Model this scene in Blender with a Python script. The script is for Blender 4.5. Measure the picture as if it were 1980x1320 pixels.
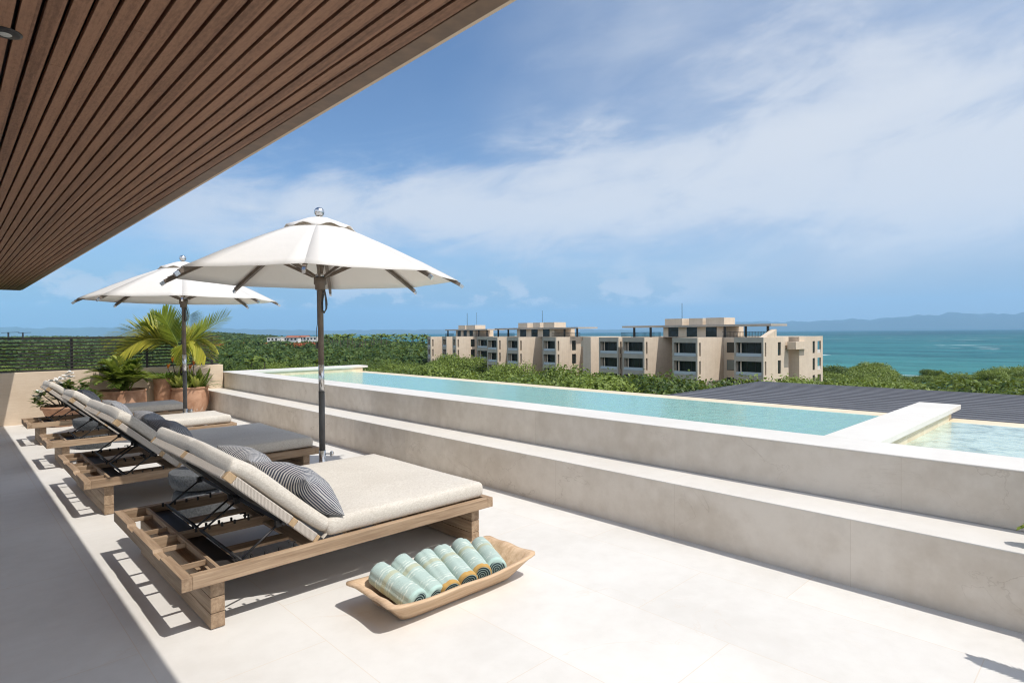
import bpy, bmesh, math, random
import numpy as np
from mathutils import Vector, Matrix
R = math.radians
S = bpy.context.scene
for o in list(bpy.data.objects): bpy.data.objects.remove(o)

# ------------------------------------------------------------------ camera
EYE = Vector((0, 0, 1.4))
# view axes in world space (columns: right, down, forward), from the photograph's vanishing points
yaw, pitch, roll = 0.80570094, 0.01513601, 0.00803365
f_ = Vector((math.cos(yaw)*math.cos(pitch), math.sin(yaw)*math.cos(pitch), -math.sin(pitch)))
r_ = Vector((math.sin(yaw), -math.cos(yaw), 0)); d_ = f_.cross(r_)
rr = r_*math.cos(roll)+d_*math.sin(roll); dd = d_*math.cos(roll)-r_*math.sin(roll)
cam = bpy.data.cameras.new('camera'); co = bpy.data.objects.new('camera', cam); S.collection.objects.link(co)
m3 = Matrix((rr, -dd, -f_)).transposed()
co.matrix_world = Matrix.Translation(EYE) @ m3.to_4x4()
cam.sensor_width = 36; cam.lens = 20.86; cam.clip_start = .05; cam.clip_end = 90000
S.camera = co
S.view_settings.view_transform = 'Standard'; S.view_settings.look = 'None'
S.view_settings.exposure = 0.38; S.view_settings.gamma = 1; S.view_settings.use_curve_mapping = False
try:
    S.cycles.use_denoising = True; S.cycles.denoiser = 'OPENIMAGEDENOISE'
except Exception: pass
S.cycles.max_bounces = 8; S.cycles.diffuse_bounces = 4; S.cycles.transparent_max_bounces = 16
S.cycles.caustics_reflective = False; S.cycles.caustics_refractive = False
S.cycles.sample_clamp_indirect = 6; S.cycles.volume_bounces = 1; S.cycles.filter_width = 1.15

# ------------------------------------------------------------------ node helper
class NT:
    def __init__(s, tree): s.t = tree; s.x = 0
    def n(s, typ, props=None, **ins):
        nd = s.t.nodes.new(typ); s.x += 40; nd.location = (s.x, 0)
        for k, v in (props or {}).items(): setattr(nd, k, v)
        for k, v in ins.items():
            k2 = int(k[1:]) if k[0] == '_' and k[1:].isdigit() else k.replace('_', ' ')
            sk = nd.inputs[k2]
            if isinstance(v, bpy.types.NodeSocket): s.t.links.new(v, sk)
            else:
                if isinstance(v, tuple) and len(v) == 3 and sk.type == 'RGBA': v = v+(1,)
                sk.default_value = v
        return nd
    def m(s, op, a, b=0.0, c=None, clamp=False):
        nd = s.t.nodes.new('ShaderNodeMath'); nd.operation = op; nd.use_clamp = clamp
        for i, v in enumerate((a, b, c)):
            if v is None: continue
            if isinstance(v, bpy.types.NodeSocket): s.t.links.new(v, nd.inputs[i])
            else: nd.inputs[i].default_value = v
        return nd.outputs[0]
    def sm(s, x, a, b):          # smoothstep a..b
        nd = s.n('ShaderNodeMapRange', {'interpolation_type': 'SMOOTHSTEP'}, Value=x, From_Min=a, From_Max=b)
        return nd.outputs[0]
    def mix(s, f, a, b, mode='MIX'):
        nd = s.t.nodes.new('ShaderNodeMix'); nd.data_type = 'RGBA'; nd.blend_type = mode
        for i, v in ((0, f), (6, a), (7, b)):
            if isinstance(v, bpy.types.NodeSocket): s.t.links.new(v, nd.inputs[i])
            else:
                if isinstance(v, tuple) and len(v) == 3: v = v+(1,)
                nd.inputs[i].default_value = v
        return nd.outputs[2]
    def vec(s, x, y, z=0.0):
        nd = s.n('ShaderNodeCombineXYZ'); 
        for i, v in enumerate((x, y, z)):
            if isinstance(v, bpy.types.NodeSocket): s.t.links.new(v, nd.inputs[i])
            else: nd.inputs[i].default_value = v
        return nd.outputs[0]
    def noise(s, v, scale, detail=4, rough=.55, dist=0.0):
        return s.n('ShaderNodeTexNoise', Vector=v, Scale=scale, Detail=detail, Roughness=rough, Distortion=dist).outputs['Fac']
    def scale(s, v, sc):
        return s.n('ShaderNodeMapping', Vector=v, Scale=sc).outputs[0]
    def obj(s): return s.n('ShaderNodeTexCoord').outputs['Object']
    def pos(s): return s.n('ShaderNodeNewGeometry').outputs['Position']
    def bump(s, h, strength=.3, dist=.01):
        return s.n('ShaderNodeBump', Height=h, Strength=strength, Distance=dist).outputs[0]

# ------------------------------------------------------------------ world: Nishita sky with procedural cirrus and low cumulus
SUN = Vector((0.179, -0.556, 1.0)).normalized()
elev = math.asin(SUN.z)
W = bpy.data.worlds.new('World'); S.world = W; W.use_nodes = True
W.node_tree.nodes.clear(); n = NT(W.node_tree)
sky = n.n('ShaderNodeTexSky', {'sky_type': 'NISHITA', 'sun_disc': False, 'sun_elevation': elev,
          'sun_rotation': math.atan2(SUN.x, SUN.y), 'altitude': 10, 'air_density': 1.0, 'dust_density': 0.35, 'ozone_density': 2.2})
dv = n.n('ShaderNodeTexCoord').outputs['Generated']
sx = n.n('ShaderNodeSeparateXYZ', Vector=dv)
X_, Y_, Z_ = sx.outputs
fw = n.m('ADD', n.m('MULTIPLY', X_, .6925), n.m('MULTIPLY', Y_, .7214))
rt = n.m('SUBTRACT', n.m('MULTIPLY', X_, .7214), n.m('MULTIPLY', Y_, .6925))
phi = n.m('ARCTAN2', rt, fw)                       # bearing, positive to the south-east
el = n.m('ARCSINE', Z_)
elp = n.m('MAXIMUM', el, 0.0)
# cirrus sheet: broad soft streaks that fan out of the western horizon
su = n.m('ADD', n.m('MULTIPLY', phi, .9), n.m('MULTIPLY', elp, .9))
sv = n.m('SUBTRACT', n.m('MULTIPLY', elp, 3.4), n.m('MULTIPLY', phi, 1.0))
pv = n.vec(su, sv)
wl = n.noise(n.vec(phi, elp), 2.6, 3, .5)
st = n.noise(pv, 1.5, 5, .50, .5)
fine = n.noise(n.vec(n.m('MULTIPLY', su, 1.3), n.m('MULTIPLY', sv, .9)), 4.2, 7, .60, .7)
stm = n.m('ADD', n.m('MULTIPLY', st, .74), n.m('MULTIPLY', fine, .26))
right = n.sm(n.m('ADD', n.m('SUBTRACT', phi, n.m('MULTIPLY', elp, .30)), n.m('MULTIPLY', n.m('SUBTRACT', wl, .5), .75)), -.36, .46)
veil = n.m('MULTIPLY', right, n.m('ADD', .42, n.m('MULTIPLY', n.sm(stm, .30, .62), .48)))
# bright bank: a torn white shelf from the left, spreading and thinning to the right
lump = n.noise(n.vec(n.m('MULTIPLY', phi, 1.0), n.m('MULTIPLY', elp, 2.6)), 3.2, 9, .58, .55)
torn = n.noise(n.vec(n.m('ADD', n.m('MULTIPLY', phi, 1.5), elp), n.m('SUBTRACT', n.m('MULTIPLY', elp, 4.5), n.m('MULTIPLY', phi, 1.1))), 3.0, 8, .60, .6)
mixl = n.m('ADD', n.m('MULTIPLY', lump, .55), n.m('MULTIPLY', torn, .45))
ctr = n.m('ADD', .200, n.m('MULTIPLY', phi, .02))
dlt = n.m('SUBTRACT', elp, ctr)
upw = n.m('ADD', .095, n.m('MULTIPLY', n.sm(phi, -.30, .55), .16))
dnw = n.m('ADD', .075, n.m('MULTIPLY', n.sm(phi, -.35, .20), .060))
fall = n.m('MAXIMUM', n.m('DIVIDE', dlt, upw), n.m('DIVIDE', n.m('MULTIPLY', dlt, -1.0), dnw))
bnk = n.m('SUBTRACT', n.m('ADD', .80, n.m('MULTIPLY', n.m('SUBTRACT', mixl, .5), 2.9)), fall)
bank = n.m('MULTIPLY', n.sm(bnk, -.15, .75), n.sm(phi, -.72, -.40))
wis = n.m('MULTIPLY', n.sm(n.noise(pv, 2.3, 8, .62, 1.0), .50, .78), n.m('MULTIPLY', n.sm(elp, .04, .12), .38))
wis = n.m('MULTIPLY', wis, n.sm(elp, .55, .30))
# low cumulus row over the hills
cv = n.vec(n.m('MULTIPLY', phi, 1.0), n.m('MULTIPLY', elp, 1.9))
cu = n.noise(cv, 11.0, 6, .56)
cu2 = n.noise(n.vec(phi, 0.0), 5.0, 2, .5)
cun = n.m('ADD', n.m('MULTIPLY', cu, .75), n.m('MULTIPLY', cu2, .35))
cmask = n.m('MULTIPLY', n.sm(elp, .036, .050), n.sm(elp, .112, .062))
cum = n.m('MULTIPLY', n.m('MULTIPLY', n.sm(cun, .53, .60), cmask), n.sm(phi, .42, .22))
inv = n.m('MULTIPLY', n.m('MULTIPLY', n.m('SUBTRACT', 1.0, veil), n.m('SUBTRACT', 1.0, n.m('MULTIPLY', bank, .90))),
          n.m('MULTIPLY', n.m('SUBTRACT', 1.0, wis), 1.0))
cloud = n.m('SUBTRACT', 1.0, inv)
cloud = n.m('MULTIPLY', cloud, n.m('ADD', .62, n.m('MULTIPLY', n.sm(elp, .0, .10), .38)))
shade = n.sm(n.m('SUBTRACT', n.m('ADD', n.m('MULTIPLY', mixl, 1.0), n.m('MULTIPLY', bank, .20)), n.m('MULTIPLY', n.noise(n.vec(phi, n.m('MULTIPLY', elp, 3.5)), 5.0, 4, .5), .28)), .22, .52)
lowg = n.sm(elp, .13, .01)
ccol = n.mix(shade, (4.5, 5.0, 5.9), (5.75, 6.0, 6.5))
ccol = n.mix(n.m('MULTIPLY', lowg, .85), ccol, (3.1, 3.55, 4.2))
# bright cloud behind camera and veil round the sun, unseen, added as fill
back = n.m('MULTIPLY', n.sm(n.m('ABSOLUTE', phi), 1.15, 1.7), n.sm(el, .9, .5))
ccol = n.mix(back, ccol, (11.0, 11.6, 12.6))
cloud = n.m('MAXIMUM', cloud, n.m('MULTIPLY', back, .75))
dsun = n.m('ADD', n.m('MULTIPLY', X_, SUN.x), n.m('ADD', n.m('MULTIPLY', Y_, SUN.y), n.m('MULTIPLY', Z_, SUN.z)))
aur = n.m('MULTIPLY', n.sm(dsun, .70, .99), .5)
ccol = n.mix(aur, ccol, (16.0, 15.6, 15.0)); cloud = n.m('MAXIMUM', cloud, aur)
skyc = n.mix(1.0, sky.outputs[0], (0.78, 0.89, 1.02), 'MULTIPLY')
# the marine layer near the horizon keeps the sky a deep, even blue
low = n.m('MULTIPLY', n.sm(elp, .16, .0), .80)
lowc = n.mix(n.sm(phi, -.5, .7), (.95, 1.85, 3.3), (2.2, 2.8, 3.6))
skyc = n.mix(low, skyc, lowc)
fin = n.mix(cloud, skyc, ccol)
fin = n.mix(n.m('MULTIPLY', cum, .85), fin, (5.4, 5.6, 6.0))
fin = n.mix(n.sm(el, -.01, -.06), fin, (2.0, 2.3, 2.4))
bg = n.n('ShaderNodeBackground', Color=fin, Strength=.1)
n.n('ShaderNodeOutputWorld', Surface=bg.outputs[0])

# ------------------------------------------------------------------ sun
sl = bpy.data.lights.new('sun', 'SUN'); sl.energy = 3.2; sl.angle = R(.55); sl.color = (1, .955, .89)
so = bpy.data.objects.new('sun', sl); S.collection.objects.link(so)
so.rotation_euler = (-SUN).to_track_quat('-Z', 'Y').to_euler(); so.location = (0, 0, 60)

# ------------------------------------------------------------------ materials
MATS = {}
def mat(name, build):
    if name in MATS: return MATS[name]
    m = bpy.data.materials.new(name); m.use_nodes = True; m.node_tree.nodes.clear()
    t = NT(m.node_tree); sh = build(t)
    t.n('ShaderNodeOutputMaterial', Surface=sh); MATS[name] = m
    return m
def P(t, col, rough=.6, normal=None, **kw):
    a = dict(Base_Color=col, Roughness=rough); a.update(kw)
    if normal is not None: a['Normal'] = normal
    return t.n('ShaderNodeBsdfPrincipled', **a).outputs[0]

def stone(a, b, tile=None, rough=.55, veins=.5, seed=0.0, vein_col=(.36, .27, .19), spec=.35, bumpy=.12, tone_k=.05, joint_k=.6):
    """limestone: soft clouds, hair-thin veins, large slabs with fine joints"""
    def f(t):
        p = t.n('ShaderNodeMapping', Vector=t.pos(), Location=(seed, seed*.7, seed*.3)).outputs[0]
        big = t.noise(p, 1.1, 5, .55, .4); sm_ = t.noise(p, 9, 6, .6)
        k = t.m('ADD', t.m('MULTIPLY', big, .65), t.m('MULTIPLY', sm_, .35))
        col = t.mix(t.sm(k, .32, .66), a, b)
        v1 = t.noise(t.scale(p, (1.0, .8, 1.6)), 1.5, 6, .55, .9)
        vein = t.sm(t.m('ABSOLUTE', t.m('SUBTRACT', v1, .5)), .0065, .0)
        vein = t.m('MULTIPLY', vein, t.m('MULTIPLY', t.sm(t.noise(p, .9, 2, .5), .46, .62), veins))
        col = t.mix(vein, col, vein_col)
        pit = t.sm(t.noise(p, 55, 2, .5), .74, .80)
        col = t.mix(t.m('MULTIPLY', pit, .22), col, vein_col)
        h = t.noise(p, 40, 5, .6)
        if tile:
            axes, bw, rh, off, shift = tile
            sp = t.n('ShaderNodeSeparateXYZ', Vector=t.pos()).outputs
            v = t.vec(t.m('ADD', sp[axes[0]], shift[0]), t.m('ADD', sp[axes[1]], shift[1]))
            br = t.n('ShaderNodeTexBrick', {'offset': off, 'squash': 1.0}, Vector=v, Color1=(0, 0, 0), Color2=(1, 1, 1), Mortar=(.5, .5, .5),
                     Scale=1.0, Mortar_Size=.0024, Mortar_Smooth=.3, Bias=0.0, Brick_Width=bw, Row_Height=rh)
            tone = t.m('MULTIPLY', t.m('SUBTRACT', br.outputs['Color'], .5), tone_k)
            hv = t.n('ShaderNodeHueSaturation', Value=t.m('ADD', 1.0, tone), Color=col)
            col = t.mix(t.m('MULTIPLY', br.outputs['Fac'], joint_k), hv.outputs[0], vein_col)
            h = t.m('SUBTRACT', h, t.m('MULTIPLY', br.outputs['Fac'], 1.5))
        return P(t, col, rough, t.bump(h, bumpy, .004), Specular_IOR_Level=spec)
    return f
M_floor = mat('limestone paving', stone((.635, .61, .57), (.715, .695, .66), ((1, 0), 1.30, .64, .37, (-.42, -.605)), .5, .28, vein_col=(.62, .53, .43), bumpy=.06))
M_tread = mat('limestone tread', stone((.64, .605, .55), (.70, .67, .62), ((1, 2), 2.4, 9.0, 0.0, (.2, 3.0)), .5, .2, 3.1, (.60, .50, .40), bumpy=.06))
M_riser = mat('limestone riser', stone((.62, .54, .445), (.80, .725, .63), ((1, 2), 1.08, 9.0, 0.0, (.03, 3.0)), .6, .34, 5.3, (.36, .28, .20), tone_k=.11, joint_k=.25))
M_riser2 = mat('limestone riser upper', stone((.60, .525, .435), (.77, .70, .61), ((1, 2), 1.45, 9.0, 0.0, (2.0, 3.0)), .6, .34, 9.7, (.38, .30, .22), tone_k=.13, joint_k=.25))
def f(t):
    p = t.pos(); k = t.noise(p, 2.2, 6, .6); s2 = t.noise(t.scale(p, (1, 1, 7)), 9, 4, .6)
    col = t.mix(t.sm(t.m('ADD', t.m('MULTIPLY', k, .6), t.m('MULTIPLY', s2, .4)), .33, .68), (.60, .475, .35), (.68, .56, .43))
    return P(t, col, .85, t.bump(t.noise(p, 60, 6, .65), .25, .004), Specular_IOR_Level=.2)
M_plaster = mat('sand plaster', f)
def wood(a, b, ax, ring=1.0):
    def f(t):
        sc = [26.0, 26.0, 26.0]; sc[ax] = 1.3
        o = t.obj(); ri = t.n('ShaderNodeObjectInfo').outputs['Random']
        p = t.n('ShaderNodeVectorMath', {'operation': 'ADD'}, _0=o, _1=t.vec(t.m('MULTIPLY', ri, 7.0), t.m('MULTIPLY', ri, 3.0), ri)).outputs[0]
        g = t.noise(t.scale(p, tuple(sc)), 1.6*ring, 6, .62, .6)
        fi = t.noise(t.scale(p, tuple(c*3.2 for c in sc)), 2.0, 3, .6)
        big = t.noise(p, 2.5, 2)
        k = t.m('ADD', t.m('MULTIPLY', g, .6), t.m('ADD', t.m('MULTIPLY', fi, .22), t.m('MULTIPLY', big, .18)))
        col = t.mix(t.sm(k, .34, .66), a, b)
        return P(t, col, .62, t.bump(g, .25, .002), Specular_IOR_Level=.3)
    return f
WA, WB = (.235, .155, .095), (.43, .31, .205)
M_woodx = mat('weathered teak along', wood(WA, WB, 0)); M_woody = mat('weathered teak across', wood(WA, WB, 1))
M_woodend = mat('honey wood block', wood((.34, .23, .125), (.50, .36, .22), 2))
M_tray = mat('bleached trough wood', wood((.44, .29, .17), (.66, .485, .325), 0, .7))
def fab(a, b, sc=330, seed=0):
    def f(t):
        p = t.obj(); k = t.noise(t.scale(p, (1, .35, 1)), sc*.5, 3, .6); k2 = t.noise(t.scale(p, (.35, 1, 1)), sc*.5, 3, .6); bg_ = t.noise(p, 3, 4)
        q = t.m('ADD', t.m('ADD', t.m('MULTIPLY', k, .4), t.m('MULTIPLY', k2, .4)), t.m('MULTIPLY', bg_, .2))
        col = t.mix(t.sm(q, .38, .62), a, b)
        h = t.m('ADD', t.m('MULTIPLY', q, .5), t.m('MULTIPLY', t.noise(p, 7, 3), 1.2))
        return P(t, col, .95, t.bump(h, .35, .006), Specular_IOR_Level=.1, Sheen_Weight=.15)
    return f
M_cush = mat('oatmeal linen', fab((.49, .445, .385), (.625, .585, .52)))
def f(t):
    p = t.obj(); w = t.n('ShaderNodeTexWave', {'wave_type': 'BANDS', 'bands_direction': 'X'}, Vector=p, Scale=46.0, Distortion=1.2, Detail=2.0, Detail_Scale=3.0)
    col = t.mix(t.sm(w.outputs['Fac'], .15, .6), (.36, .315, .27), (.60, .545, .48)); col = t.mix(t.m('MULTIPLY', t.noise(p, 22, 4), .3), col, (.38, .33, .28))
    return P(t, col, .9, t.bump(w.outputs['Fac'], .6, .003), Specular_IOR_Level=.1)
M_rope = mat('wound rope', f)
def f(t):
    p = t.obj(); w = t.n('ShaderNodeTexWave', {'wave_type': 'BANDS', 'bands_direction': 'Y'}, Vector=p, Scale=46.0, Distortion=1.2, Detail=2.0, Detail_Scale=3.0)
    col = t.mix(t.sm(w.outputs['Fac'], .15, .6), (.36, .315, .27), (.60, .545, .48))
    return P(t, col, .9, t.bump(w.outputs['Fac'], .6, .003), Specular_IOR_Level=.1)
M_ropey = mat('wound rope across', f)
def f(t):
    p = t.obj(); w = t.n('ShaderNodeTexWave', {'wave_type': 'BANDS', 'bands_direction': 'X'}, Vector=p, Scale=24.0, Distortion=.6, Detail=1.0)
    col = t.mix(w.outputs['Fac'], (.10, .085, .07), (.30, .26, .215))
    return P(t, col, .9, t.bump(w.outputs['Fac'], .5, .003))
M_web = mat('seat webbing', f)
def stripes(t):
    p = t.obj(); y = t.n('ShaderNodeAttribute', {'attribute_name': 'stripe'}).outputs['Fac']
    yy = t.m('ADD', y, t.m('MULTIPLY', t.m('SUBTRACT', t.noise(p, 14, 2), .5), .006))
    w = t.m('FRACT', t.m('MULTIPLY', yy, 41.0))
    blk = t.noise(t.vec(0.0, t.m('MULTIPLY', y, 1.0), 0.0), 21, 2, .5)
    thr = t.m('ADD', .56, t.m('MULTIPLY', t.m('SUBTRACT', blk, .5), .55))
    navy = t.sm(t.m('SUBTRACT', w, thr), -.08, .08)
    fine = t.noise(p, 150, 3)
    col = t.mix(navy, (.030, .040, .070), (.54, .53, .51)); col = t.mix(t.m('MULTIPLY', fine, .3), col, (.22, .23, .26))
    return P(t, col, .92, t.bump(fine, .3, .003), Specular_IOR_Level=.1)
M_stripe = mat('navy ticking', stripes)
def plain(a, rough=.5, metal=0.0, var=.15, sc=12, bumpy=.1, spec=.4):
    def f(t):
        p = t.obj(); k = t.noise(p, sc, 5, .6)
        b = tuple(c*(1-var) for c in a); c = tuple(min(1, c*(1+var)) for c in a)
        return P(t, t.mix(t.sm(k, .3, .7), b, c), t.m('ADD', rough-.05, t.m('MULTIPLY', k, .1)), t.bump(k, bumpy, .003), Metallic=metal, Specular_IOR_Level=spec)
    return f
M_black = mat('black powder coat', plain((.018, .017, .017), .45))
M_shadewood = mat('shade dark slat', plain((.030, .026, .024), .6))  # shade under the mattress put into the slat's own colour
M_bronze = mat('bronze pole', plain((.165, .13, .102), .5, .1))
M_char = mat('charcoal pole sleeve', plain((.095, .092, .088), .55))
M_steel = mat('brushed steel', plain((.62, .62, .62), .28, 1.0, .06, 30))
M_fence = mat('dark brown fence metal', plain((.030, .025, .023), .5, 0, .2))
M_canvas_in = (.80, .775, .74)
def f(t):
    p = t.obj(); k = t.noise(p, 5, 4, .5); fi = t.noise(p, 240, 2)
    col = t.mix(t.m('ADD', t.m('MULTIPLY', k, .6), t.m('MULTIPLY', fi, .4)), (.775, .765, .745), (.84, .83, .81))
    d = P(t, col, .9, t.bump(k, .25, .03), Specular_IOR_Level=.1)
    tr = t.n('ShaderNodeBsdfTranslucent', Color=(.86, .78, .68, 1)).outputs[0]
    return t.n('ShaderNodeMixShader', Fac=.34, _1=d, _2=tr).outputs[0]
M_canvas = mat('white canvas', f)
M_conc = mat('charcoal cast concrete', plain((.10, .105, .11), .8, 0, .35, 70, .3, .25))
def f(t):
    p = t.obj(); k = t.noise(p, 5, 6, .6, .5); z = t.n('ShaderNodeSeparateXYZ', Vector=p).outputs[2]
    rg = t.noise(t.vec(0.0, 0.0, z), 60, 3)
    col = t.mix(t.sm(k, .3, .7), (.35, .185, .11), (.53, .315, .205))
    sc_ = t.m('MULTIPLY', t.sm(t.noise(t.scale(p, (1, 1, .25)), 26, 5, .65), .50, .66), t.sm(z, .22, .06))
    col = t.mix(t.m('MULTIPLY', sc_, .75), col, (.66, .55, .45))
    return P(t, col, .85, t.bump(t.m('ADD', k, t.m('MULTIPLY', rg, .6)), .35, .008), Specular_IOR_Level=.2)
M_terra = mat('weathered terracotta', f)
M_soil = mat('potting soil', plain((.045, .032, .022), .95, 0, .4, 60, .5))
def leaf(a, b, tl=.35, sc=3.0, rnd=.35, rough=.5, use_pos=False):
    def f(t):
        p = t.pos() if use_pos else t.obj(); k = t.noise(p, sc, 3, .6); ri = t.n('ShaderNodeObjectInfo').outputs['Random']
        fr = t.n('ShaderNodeNewGeometry').outputs['Random Per Island']
        q = t.m('ADD', t.m('MULTIPLY', k, .5), t.m('ADD', t.m('MULTIPLY', ri, rnd), t.m('MULTIPLY', fr, .45)))
        col = t.mix(t.sm(q, .25, 1.0), a, b)
        d = P(t, col, rough, None, Specular_IOR_Level=.35)
        tr = t.n('ShaderNodeBsdfTranslucent', Color=t.mix(.5, col, (.30, .34, .04))).outputs[0]
        return t.n('ShaderNodeMixShader', Fac=tl, _1=d, _2=tr).outputs[0]
    return f
M_tree = mat('forest foliage', leaf((.020, .055, .009), (.185, .245, .042), .26, .45, .75))
M_forest = mat('distant forest foliage', leaf((.028, .066, .012), (.155, .215, .044), .25, .11, 0, .6, True))
M_palm = mat('palm frond', leaf((.18, .25, .025), (.60, .54, .085), .45, 4.0, .5, .38))
M_palmg = mat('palm frond green', leaf((.085, .16, .025), (.30, .36, .06), .4, 4.0, .4, .38))
M_zam = mat('cycad leaf', leaf((.045, .105, .020), (.27, .33, .065), .35, 5.0, .4, .32))
M_lime = mat('strap leaf', leaf((.11, .20, .025), (.44, .46, .11), .4, 6.0, .3, .4))
M_fern = mat('fern leaf', leaf((.09, .19, .025), (.20, .34, .06), .4, 6.0, .3, .5))
M_shrub = mat('shrub leaf', leaf((.045, .09, .022), (.17, .25, .075), .3, 6.0, .3, .4))
M_white = mat('white petals', plain((.80, .79, .76), .6, 0, .05))
M_orange = mat('orange petals', plain((.75, .22, .03), .5, 0, .2))
M_bark = mat('bark', plain((.14, .10, .07), .9, 0, .4, 9, .5))
M_stem = mat('dark plant stem', plain((.075, .035, .035), .6, 0, .3))

# ------------------------------------------------------------------ mesh helpers
COL = S.collection
class MB:
    def __init__(s): s.v = []; s.f = []; s.sm = []
    def add(s, vs, fs, smooth=False):
        b = len(s.v); s.v += [tuple(v) for v in vs]; s.f += [tuple(i+b for i in f) for f in fs]; s.sm += [smooth]*len(fs); return s
    def box(s, x0, x1, y0, y1, z0, z1):
        return s.add([(x0,y0,z0),(x1,y0,z0),(x1,y1,z0),(x0,y1,z0),(x0,y0,z1),(x1,y0,z1),(x1,y1,z1),(x0,y1,z1)],
                     [(0,3,2,1),(4,5,6,7),(0,1,5,4),(1,2,6,5),(2,3,7,6),(3,0,4,7)])
    def prism(s, poly, axis, a, b):
        """poly in the two other axes, extruded along axis from a to b"""
        def P3(p, w):
            q = list(p); q.insert(axis, w); return tuple(q)
        k = len(poly); vs = [P3(p, a) for p in poly]+[P3(p, b) for p in poly]
        fs = [tuple(range(k))[::-1], tuple(range(k, 2*k))]+[(i, (i+1) % k, (i+1) % k+k, i+k) for i in range(k)]
        return s.add(vs, fs)
    def tube(s, pts, rad, seg=8, cap=True, flat=None):
        pts = [Vector(p) for p in pts]; n_ = len(pts)
        rads = rad if isinstance(rad, (list, tuple)) else [rad]*n_
        vs = []; up = Vector((0, 0, 1))
        for i, p in enumerate(pts):
            t = (pts[min(i+1, n_-1)]-pts[max(i-1, 0)]).normalized()
            a = t.cross(up); a = a.normalized() if a.length > 1e-4 else Vector((1, 0, 0)); b = a.cross(t).normalized()
            for k in range(seg):
                an = 2*math.pi*k/seg; vs.append(p+a*math.cos(an)*rads[i]+b*math.sin(an)*rads[i]*(flat or 1))
        fs = [(i*seg+k, i*seg+(k+1) % seg, (i+1)*seg+(k+1) % seg, (i+1)*seg+k) for i in range(n_-1) for k in range(seg)]
        s.add(vs, fs, True)
        if cap:
            b0 = len(s.v)-len(vs)
            s.f += [tuple(b0+k for k in range(seg))[::-1], tuple(b0+(n_-1)*seg+k for k in range(seg))]; s.sm += [False, False]
        return s
    def bar(s, a, b, w, h, up=(0, 0, 1)):
        """rectangular bar from a to b"""
        a = Vector(a); b = Vector(b); t = (b-a).normalized(); u = t.cross(Vector(up)).normalized(); v = u.cross(t)
        vs = [p+u*i*w/2+v*j*h/2 for p in (a, b) for i, j in ((-1,-1),(1,-1),(1,1),(-1,1))]
        return s.add(vs, [(0,1,2,3),(7,6,5,4),(0,4,5,1),(1,5,6,2),(2,6,7,3),(3,7,4,0)])
    def lathe(s, prof, seg=32, c=(0, 0), smooth=True, capb=True, capt=True):
        vs = [(c[0]+r*math.cos(2*math.pi*k/seg), c[1]+r*math.sin(2*math.pi*k/seg), z) for r, z in prof for k in range(seg)]
        fs = [(i*seg+k, i*seg+(k+1) % seg, (i+1)*seg+(k+1) % seg, (i+1)*seg+k) for i in range(len(prof)-1) for k in range(seg)]
        s.add(vs, fs, smooth); b0 = len(s.v)-len(vs)
        if capb: s.f.append(tuple(b0+k for k in range(seg))[::-1]); s.sm.append(False)
        if capt: s.f.append(tuple(b0+(len(prof)-1)*seg+k for k in range(seg))); s.sm.append(False)
        return s
    def build(s, name, m, parent=None, bevel=0, loc=None, segs=2):
        me = bpy.data.meshes.new(name); me.from_pydata(s.v, [], s.f)
        me.polygons.foreach_set('use_smooth', s.sm); me.update()
        o = link(name, me, m, parent, loc)
        if bevel:
            b = o.modifiers.new('bevel', 'BEVEL'); b.width = bevel; b.segments = segs; b.limit_method = 'ANGLE'; b.angle_limit = R(40)
        return o
def link(name, me, m, parent=None, loc=None):
    if m and not me.materials: me.materials.append(m)
    o = bpy.data.objects.new(name, me); COL.objects.link(o)
    if parent: o.parent = parent
    if loc: o.location = loc
    return o
def npmesh(name, V, F, smooth=False):
    V = np.asarray(V, np.float32); F = np.asarray(F, np.int32); k = F.shape[1]
    me = bpy.data.meshes.new(name); me.vertices.add(len(V)); me.vertices.foreach_set('co', V.ravel())
    me.loops.add(F.size); me.loops.foreach_set('vertex_index', F.ravel()); me.polygons.add(len(F))
    me.polygons.foreach_set('loop_start', np.arange(0, F.size, k, dtype=np.int32))
    me.polygons.foreach_set('use_smooth', np.full(len(F), smooth)); me.update(); me.validate(); return me
def tag(o, label, cat, group=None):
    o['label'] = label; o['category'] = cat
    if group: o['group'] = group
    return o
def thing(name, label, cat, loc=(0, 0, 0), rz=0, group=None):
    o = bpy.data.objects.new(name, None); o.empty_display_size = .1; COL.objects.link(o); o.location = loc; o.rotation_euler = (0, 0, rz)
    return tag(o, label, cat, group)
def struct(o, kind='structure'): o['kind'] = kind; return o
def dup(root, loc, rz=0, label=None):
    r = root.copy(); COL.objects.link(r); r.location = loc; r.rotation_euler = (0, 0, rz)
    if label: r['label'] = label
    for ch in list(root.children):
        c = ch.copy(); COL.objects.link(c); c.parent = r
        for g in list(ch.children):
            d = g.copy(); COL.objects.link(d); d.parent = c
    return r
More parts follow.
